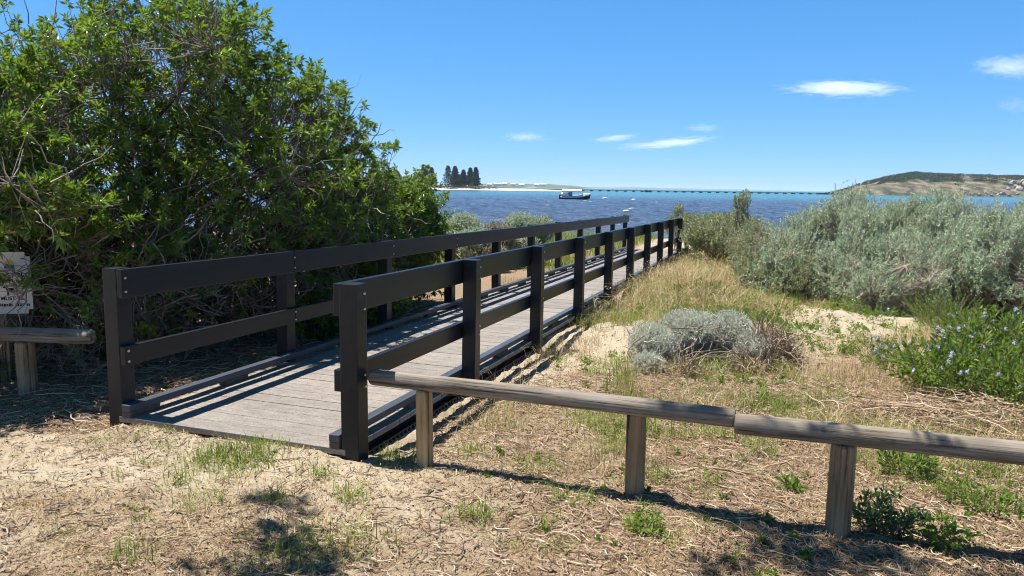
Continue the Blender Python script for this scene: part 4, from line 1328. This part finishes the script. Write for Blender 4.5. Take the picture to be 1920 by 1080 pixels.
# ------------------------------------------------------------------ boats and buoys
def boat():
    Y = 205.0
    c = at_depth(1079, 374, Y)
    root = empty('tour_boat', (c[0], Y, SEA), math.radians(-8))
    root.rotation_euler[0] = math.radians(9)
    tag(root, 'white canopied inflatable tour boat with navy tube moored on the bay', 'boat')
    L = 8.0
    xs = np.linspace(-4, 4, 17)
    rings = []
    for x in xs:
        t = (x + 4) / 8
        half = 1.25 * (1 - max(0, (t - 0.55) / 0.45) ** 2.2) + 0.03
        sheer = 0.55 + 0.75 * max(0, (t - 0.45) / 0.55) ** 1.8
        keel = -0.35 + 0.8 * max(0, (t - 0.7) / 0.3) ** 2
        rings.append([(x, -half, sheer), (x, -half * 0.95, keel * 0.3 + sheer * 0.35), (x, 0, keel), (x, half * 0.95, keel * 0.3 + sheer * 0.35), (x, half, sheer), (x, 0, sheer - 0.1)])
    MB().loft(rings).build('hull', NAVY, root, False)
    for s in (-1, 1):
        P = np.array([[x, s * (1.25 * (1 - max(0, ((x + 4) / 8 - 0.55) / 0.45) ** 2.2) + 0.05), 0.58 + 0.75 * max(0, ((x + 4) / 8 - 0.45) / 0.55) ** 1.8] for x in xs])
        V, Q = tubes(P[None], np.full((1, 17), 0.22), 10)
        npmesh('side_tube', V, Q, NAVY, root, smooth=True)
        P2 = P.copy(); P2[:, 2] += 0.24
        V, Q = tubes(P2[None], np.full((1, 17), 0.2), 8)
        npmesh('gunwale', V, Q, WHITE, root, smooth=True)
    MB().box(2.0, 3.6, -0.9, 0.75, 1.15, 1.65, 0.12).build('bow_deck', WHITE, root)
    MB().box(-3.7, 1.7, -1.45, 1.45, 2.3, 2.6, 0.1).build('canopy', WHITE, root)
    for x in (-3.3, -1.4, 0.9):
        for s in (-1, 1):
            MB().cyl((x, s * 1.15, 0.6), (x, s * 1.15, 2.32), 0.035).build('canopy_post', WHITE, root)
    MB().box(-3.95, -2.0, -1.3, 1.1, 1.2, 1.7, 0.08).build('rear_seat', WHITE, root)
    MB().box(-3.4, -2.4, -1.3, -1.1, 0.35, 1.2, 0.05).build('rear_panel', BLACKP, root)
    MB().box(-1.9, -0.9, -0.9, 0.9, 0.5, 2.0, 0.1).build('console', BLUE, root)
    MB().box(-1.85, 0.6, -1.36, -1.3, 0.5, 1.2, 0.02).build('side_banner', BLUE, root)
    for y in (-0.5, 0.5):
        MB().box(-4.5, -4.0, y - 0.25, y + 0.25, 0.1, 1.25, 0.1).build('outboard_engine', BLACKP, root)
    # far dark barge by the causeway
    c = at_depth(1215, 356, 770)
    r2 = empty('workboat', (c[0], 770, SEA))
    tag(r2, 'small dark workboat close against the far causeway', 'boat')
    MB().loft([[(-3.6, y0, 1.0), (-3.2, y0, -0.2), (3.0, y0, -0.2), (3.9, y0, 1.2)] for y0 in (-1.4, 1.4)]).build('hull', NAVY, r2)
    MB().box(-2.8, -0.8, -1, 1, 0.8, 2.2, 0.1).build('cabin', NAVY, r2)
    MB().box(1.4, 2.6, -0.9, 0.9, 1.0, 1.9, 0.1).build('deck_box', NAVY, r2)
    for px, py, w, lab in ((1134, 372.5, .55, 'white mooring buoy just right of the tour boat'), (1188, 375, .42, 'white mooring buoy well right of the tour boat, nearer the sapling'), (1174, 397, .28, 'white float on the near water above the handrail ends')):
        Yb = 1.55 + 1.5
        v = ray(px, py); P = EYE + v * (SEA - EYE[2]) / v[2]
        o = MB().ball((0, 0, 0.1), w, (1.5, 1, 0.6)).build('buoy', WHITE, None, True)
        o.location = (P[0], P[1], SEA)
        tag(o, lab, 'buoy', 'mooring buoys')


boat()


# ------------------------------------------------------------------ island
def island():
    Y0 = 820.0
    def X(px): return (px - 960) / FPX * Y0
    xs = np.linspace(1490, 2350, 260); n = 60
    sky = [(1490, 372), (1545, 364), (1585, 354), (1600, 347), (1622, 341), (1650, 333), (1680, 328), (1705, 325), (1740, 327), (1780, 328), (1850, 331), (1920, 333), (2050, 337), (2200, 350), (2350, 372)]
    Hh = np.interp(xs, [q[0] for q in sky], [(351 + (q[0] - 960) * .014 - q[1]) / FPX * 940 + 1.6 for q in sky])
    Yv = np.linspace(0, 1, n)
    PX, YY = np.meshgrid(xs, Y0 + Yv * 170, indexing='ij')
    XX = (PX - 960) / FPX * YY
    prof = np.clip(Yv / 0.72, 0, 1) ** 0.62 * np.where(Yv > 0.8, 1 - (Yv - 0.8) * 2, 1)
    Z = SEA - 0.3 + (Hh[:, None] + 1.8) * prof * (1 + 0.22 * (fbm(XX * .02, YY * .02, 4, 8) - .47) * (Yv < .7)) + 2.4 * (fbm(XX * .07, YY * .07, 4, 9) - .47) * np.clip(Hh[:, None] / 5, 0, 1) * (Yv < .95)
    i = np.arange(XX.size).reshape(XX.shape)
    Q = np.stack([i[:-1, :-1], i[1:, :-1], i[1:, 1:], i[:-1, 1:]], -1).reshape(-1, 4)
    o = npmesh('island', np.stack([XX, YY, Z], -1), Q, ISL, smooth=True)
    tag(o, kind='structure')
    rng = np.random.default_rng(4)
    # scrub clumps
    N = 3600
    ii = rng.integers(0, 260, N * 3); jj = rng.integers(6, 52, N * 3)
    d = fbm(XX[ii, jj] * .018, YY[ii, jj] * .018, 4, 15)
    pxv = xs[ii]
    k = (d > 0.41 + 0.085 * (pxv > 1790) + .06 * (jj < 22)) | ((jj > 43) & (rng.random(len(ii)) < .8))
    ii, jj = ii[k][:N], jj[k][:N]
    C = np.stack([XX[ii, jj], YY[ii, jj], Z[ii, jj]], 1)
    nl = 26
    B = np.repeat(C, nl, 0) + rng.normal(size=(len(C) * nl, 3)) * np.array([1.8, 1.8, 0.8])
    V, Q = leaves(B, norm(rng.normal(size=B.shape)), 1.5, 1.1, 0.1, rng)
    o = npmesh('scrub', V, Q, m_leaf('island_bush', [(0, (0.03, 0.045, 0.025)), (1, (0.10, 0.12, 0.06))], .1, (.1, .14, .05), .7, .2), tint=rng.random(len(Q)))
    tag(o, 'dark coastal scrub covering the island slopes', kind='stuff')
    # granite boulders
    gm = m_simple('granite', (0.30, 0.26, 0.235), 0.85, .2, .75, 0.6, .4)
    meshes = []
    for s in range(5):
        bm = bmesh.new(); bmesh.ops.create_icosphere(bm, subdivisions=3, radius=1)
        sc = rng.uniform(0.7, 1.3, 3)
        for v in bm.verts:
            f = 0.45 + 1.1 * float(fbm(v.co.x * 1.3 + s * 5 + 9, v.co.y * 1.3 + v.co.z * 1.7 + 9, 3, s))
            v.co = Vector((v.co.x * f * sc[0], v.co.y * f * sc[1], v.co.z * f * sc[2] * 0.8))
        me = bpy.data.meshes.new('boulder'); bm.to_mesh(me); bm.free(); me.materials.append(gm)
        meshes.append(me)
    big_spots = [(1886, 345, 3.6, 'big upright granite boulder low on the island slope'), (1899, 357, 3.2, 'wide granite boulder above the waterline of the island'), (1912, 346, 4.6, 'largest granite boulder at the right edge of the island'), (1878, 358, 2.6, 'grey boulder left of the boulder pile on the island'),
                 (1915, 361, 3.0, 'low boulder at the bottom of the boulder pile on the island'), (1892, 352, 2.4, 'boulder in the middle of the boulder pile on the island'), (1905, 338, 3.2, 'topmost boulder of the boulder pile on the island'), (1925, 352, 4.2, 'boulder cut by the right edge of the picture'), (1870, 364, 2.2, 'boulder at the left foot of the boulder pile on the island')]
    for q, (px, py, r, lab) in enumerate(big_spots):
        j = max(2, min(40, int((366 - py) / 34 * 30)))
        ix = int(np.argmin(np.abs(xs - px)))
        o = link(bpy.data.objects.new('boulder', meshes[q % 5]))
        o.location = (XX[ix, j], YY[ix, j], Z[ix, j] + r * 0.2); o.scale = (r * 1.35,) * 3; o.rotation_euler = tuple(rng.random(3) * 6)
        tag(o, lab, 'boulder', 'granite boulders of the pile')
    for q in range(60):
        px = 1760 + q * 3.4 + rng.random() * 3
        ix = int(np.argmin(np.abs(xs - px))); j = int(rng.integers(0, 3)) if rng.random() < .8 else int(rng.integers(3, 12))
        r = 0.7 + 1.1 * rng.random()
        o = link(bpy.data.objects.new('boulder', meshes[q % 5]))
        o.location = (XX[ix, j], YY[ix, j] - 1, max(SEA, Z[ix, j]) + r * 0.1); o.scale = (r, r, r); o.rotation_euler = tuple(rng.random(3) * 6)
        tag(o, 'small granite rock along the waterline of the island', 'boulder', 'waterline rocks of the island')


island()


# ------------------------------------------------------------------ clouds
def cloud(px, py, w, h, label, seed, dens=1.0, tilt=0.0):
    Y = 9000.0
    c = at_depth(px, py, Y); s = Y / FPX
    root = MB().ball((0, 0, 0), 1.0).build('cloud', None or cloudmat(seed, dens), None, True)
    root.location = c; root.scale = (w * s / 2, w * s / 4, h * s / 2); root.rotation_euler = (0, -tilt, 0)
    tag(root, label, 'cloud', 'wisps of white cloud')


def cloudmat(seed, dens):
    m = bpy.data.materials.new('cloud_vapour'); m.use_nodes = True
    n, l = m.node_tree.nodes, m.node_tree.links
    n.remove(n['Principled BSDF'])
    tc = n.new('ShaderNodeTexCoord')
    mp = n.new('ShaderNodeMapping'); mp.inputs['Location'].default_value = (seed * 3.7, seed * 1.9, seed * 0.7); mp.inputs['Scale'].default_value = (1.3, 1.2, 0.9)
    l.new(tc.outputs['Object'], mp.inputs['Vector'])
    t = noise(n, l, 2.1, 8, mp.outputs[0], 0.62); t.inputs['Distortion'].default_value = 1.3
    ln = n.new('ShaderNodeVectorMath'); ln.operation = 'LENGTH'; l.new(tc.outputs['Object'], ln.inputs[0])
    sb = n.new('ShaderNodeMath'); sb.operation = 'MULTIPLY_ADD'; sb.inputs[1].default_value = -0.42
    l.new(ln.outputs['Value'], sb.inputs[0]); l.new(t.outputs[0], sb.inputs[2])
    mr = n.new('ShaderNodeMapRange'); mr.inputs['From Min'].default_value = 0.22; mr.inputs['From Max'].default_value = 0.5
    mr.inputs['To Max'].default_value = 0.008 * dens
    l.new(sb.outputs[0], mr.inputs[0])
    pv = n.new('ShaderNodeVolumePrincipled'); pv.inputs['Color'].default_value = (1, 1, 1, 1); pv.inputs['Anisotropy'].default_value = 0.2
    l.new(mr.outputs[0], pv.inputs['Density'])
    l.new(pv.outputs[0], n['Material Output'].inputs['Volume'])
    return m


cloud(1580, 166, 290, 38, 'brightest long flat white cloud in the middle right of the sky', 1, 1.0)
cloud(1900, 125, 190, 60, 'bright wispy cloud cut by the right edge of the sky', 2, .5)
cloud(1905, 198, 90, 44, 'faint cloud at the right edge below the bright wisp', 3, .35)
cloud(1252, 269, 230, 24, 'long thin slanting streak of cloud above the causeway', 4, .8, math.radians(6))
cloud(1153, 259, 120, 20, 'short slanting streak of cloud above the tour boat', 5, .8, math.radians(8))
cloud(1318, 240, 90, 20, 'small faint cloud above the right end of the thin streak', 6, .5)
cloud(985, 257, 120, 26, 'very faint cloud, leftmost in the sky', 7, .5)


# ------------------------------------------------------------------ air
def haze():
    m = bpy.data.materials.new('haze_air'); m.use_nodes = True
    n, l = m.node_tree.nodes, m.node_tree.links
    n.remove(n['Principled BSDF'])
    pv = n.new('ShaderNodeVolumePrincipled')
    pv.inputs['Color'].default_value = (0.72, 0.86, 1.0, 1); pv.inputs['Density'].default_value = HAZE
    l.new(pv.outputs[0], n['Material Output'].inputs['Volume'])
    o = MB().box(-14000, 14000, -60, 61000, -14, 60).build('haze', m)
    tag(o, 'thin sea haze', kind='stuff')


HAZE = 0.00007
haze()
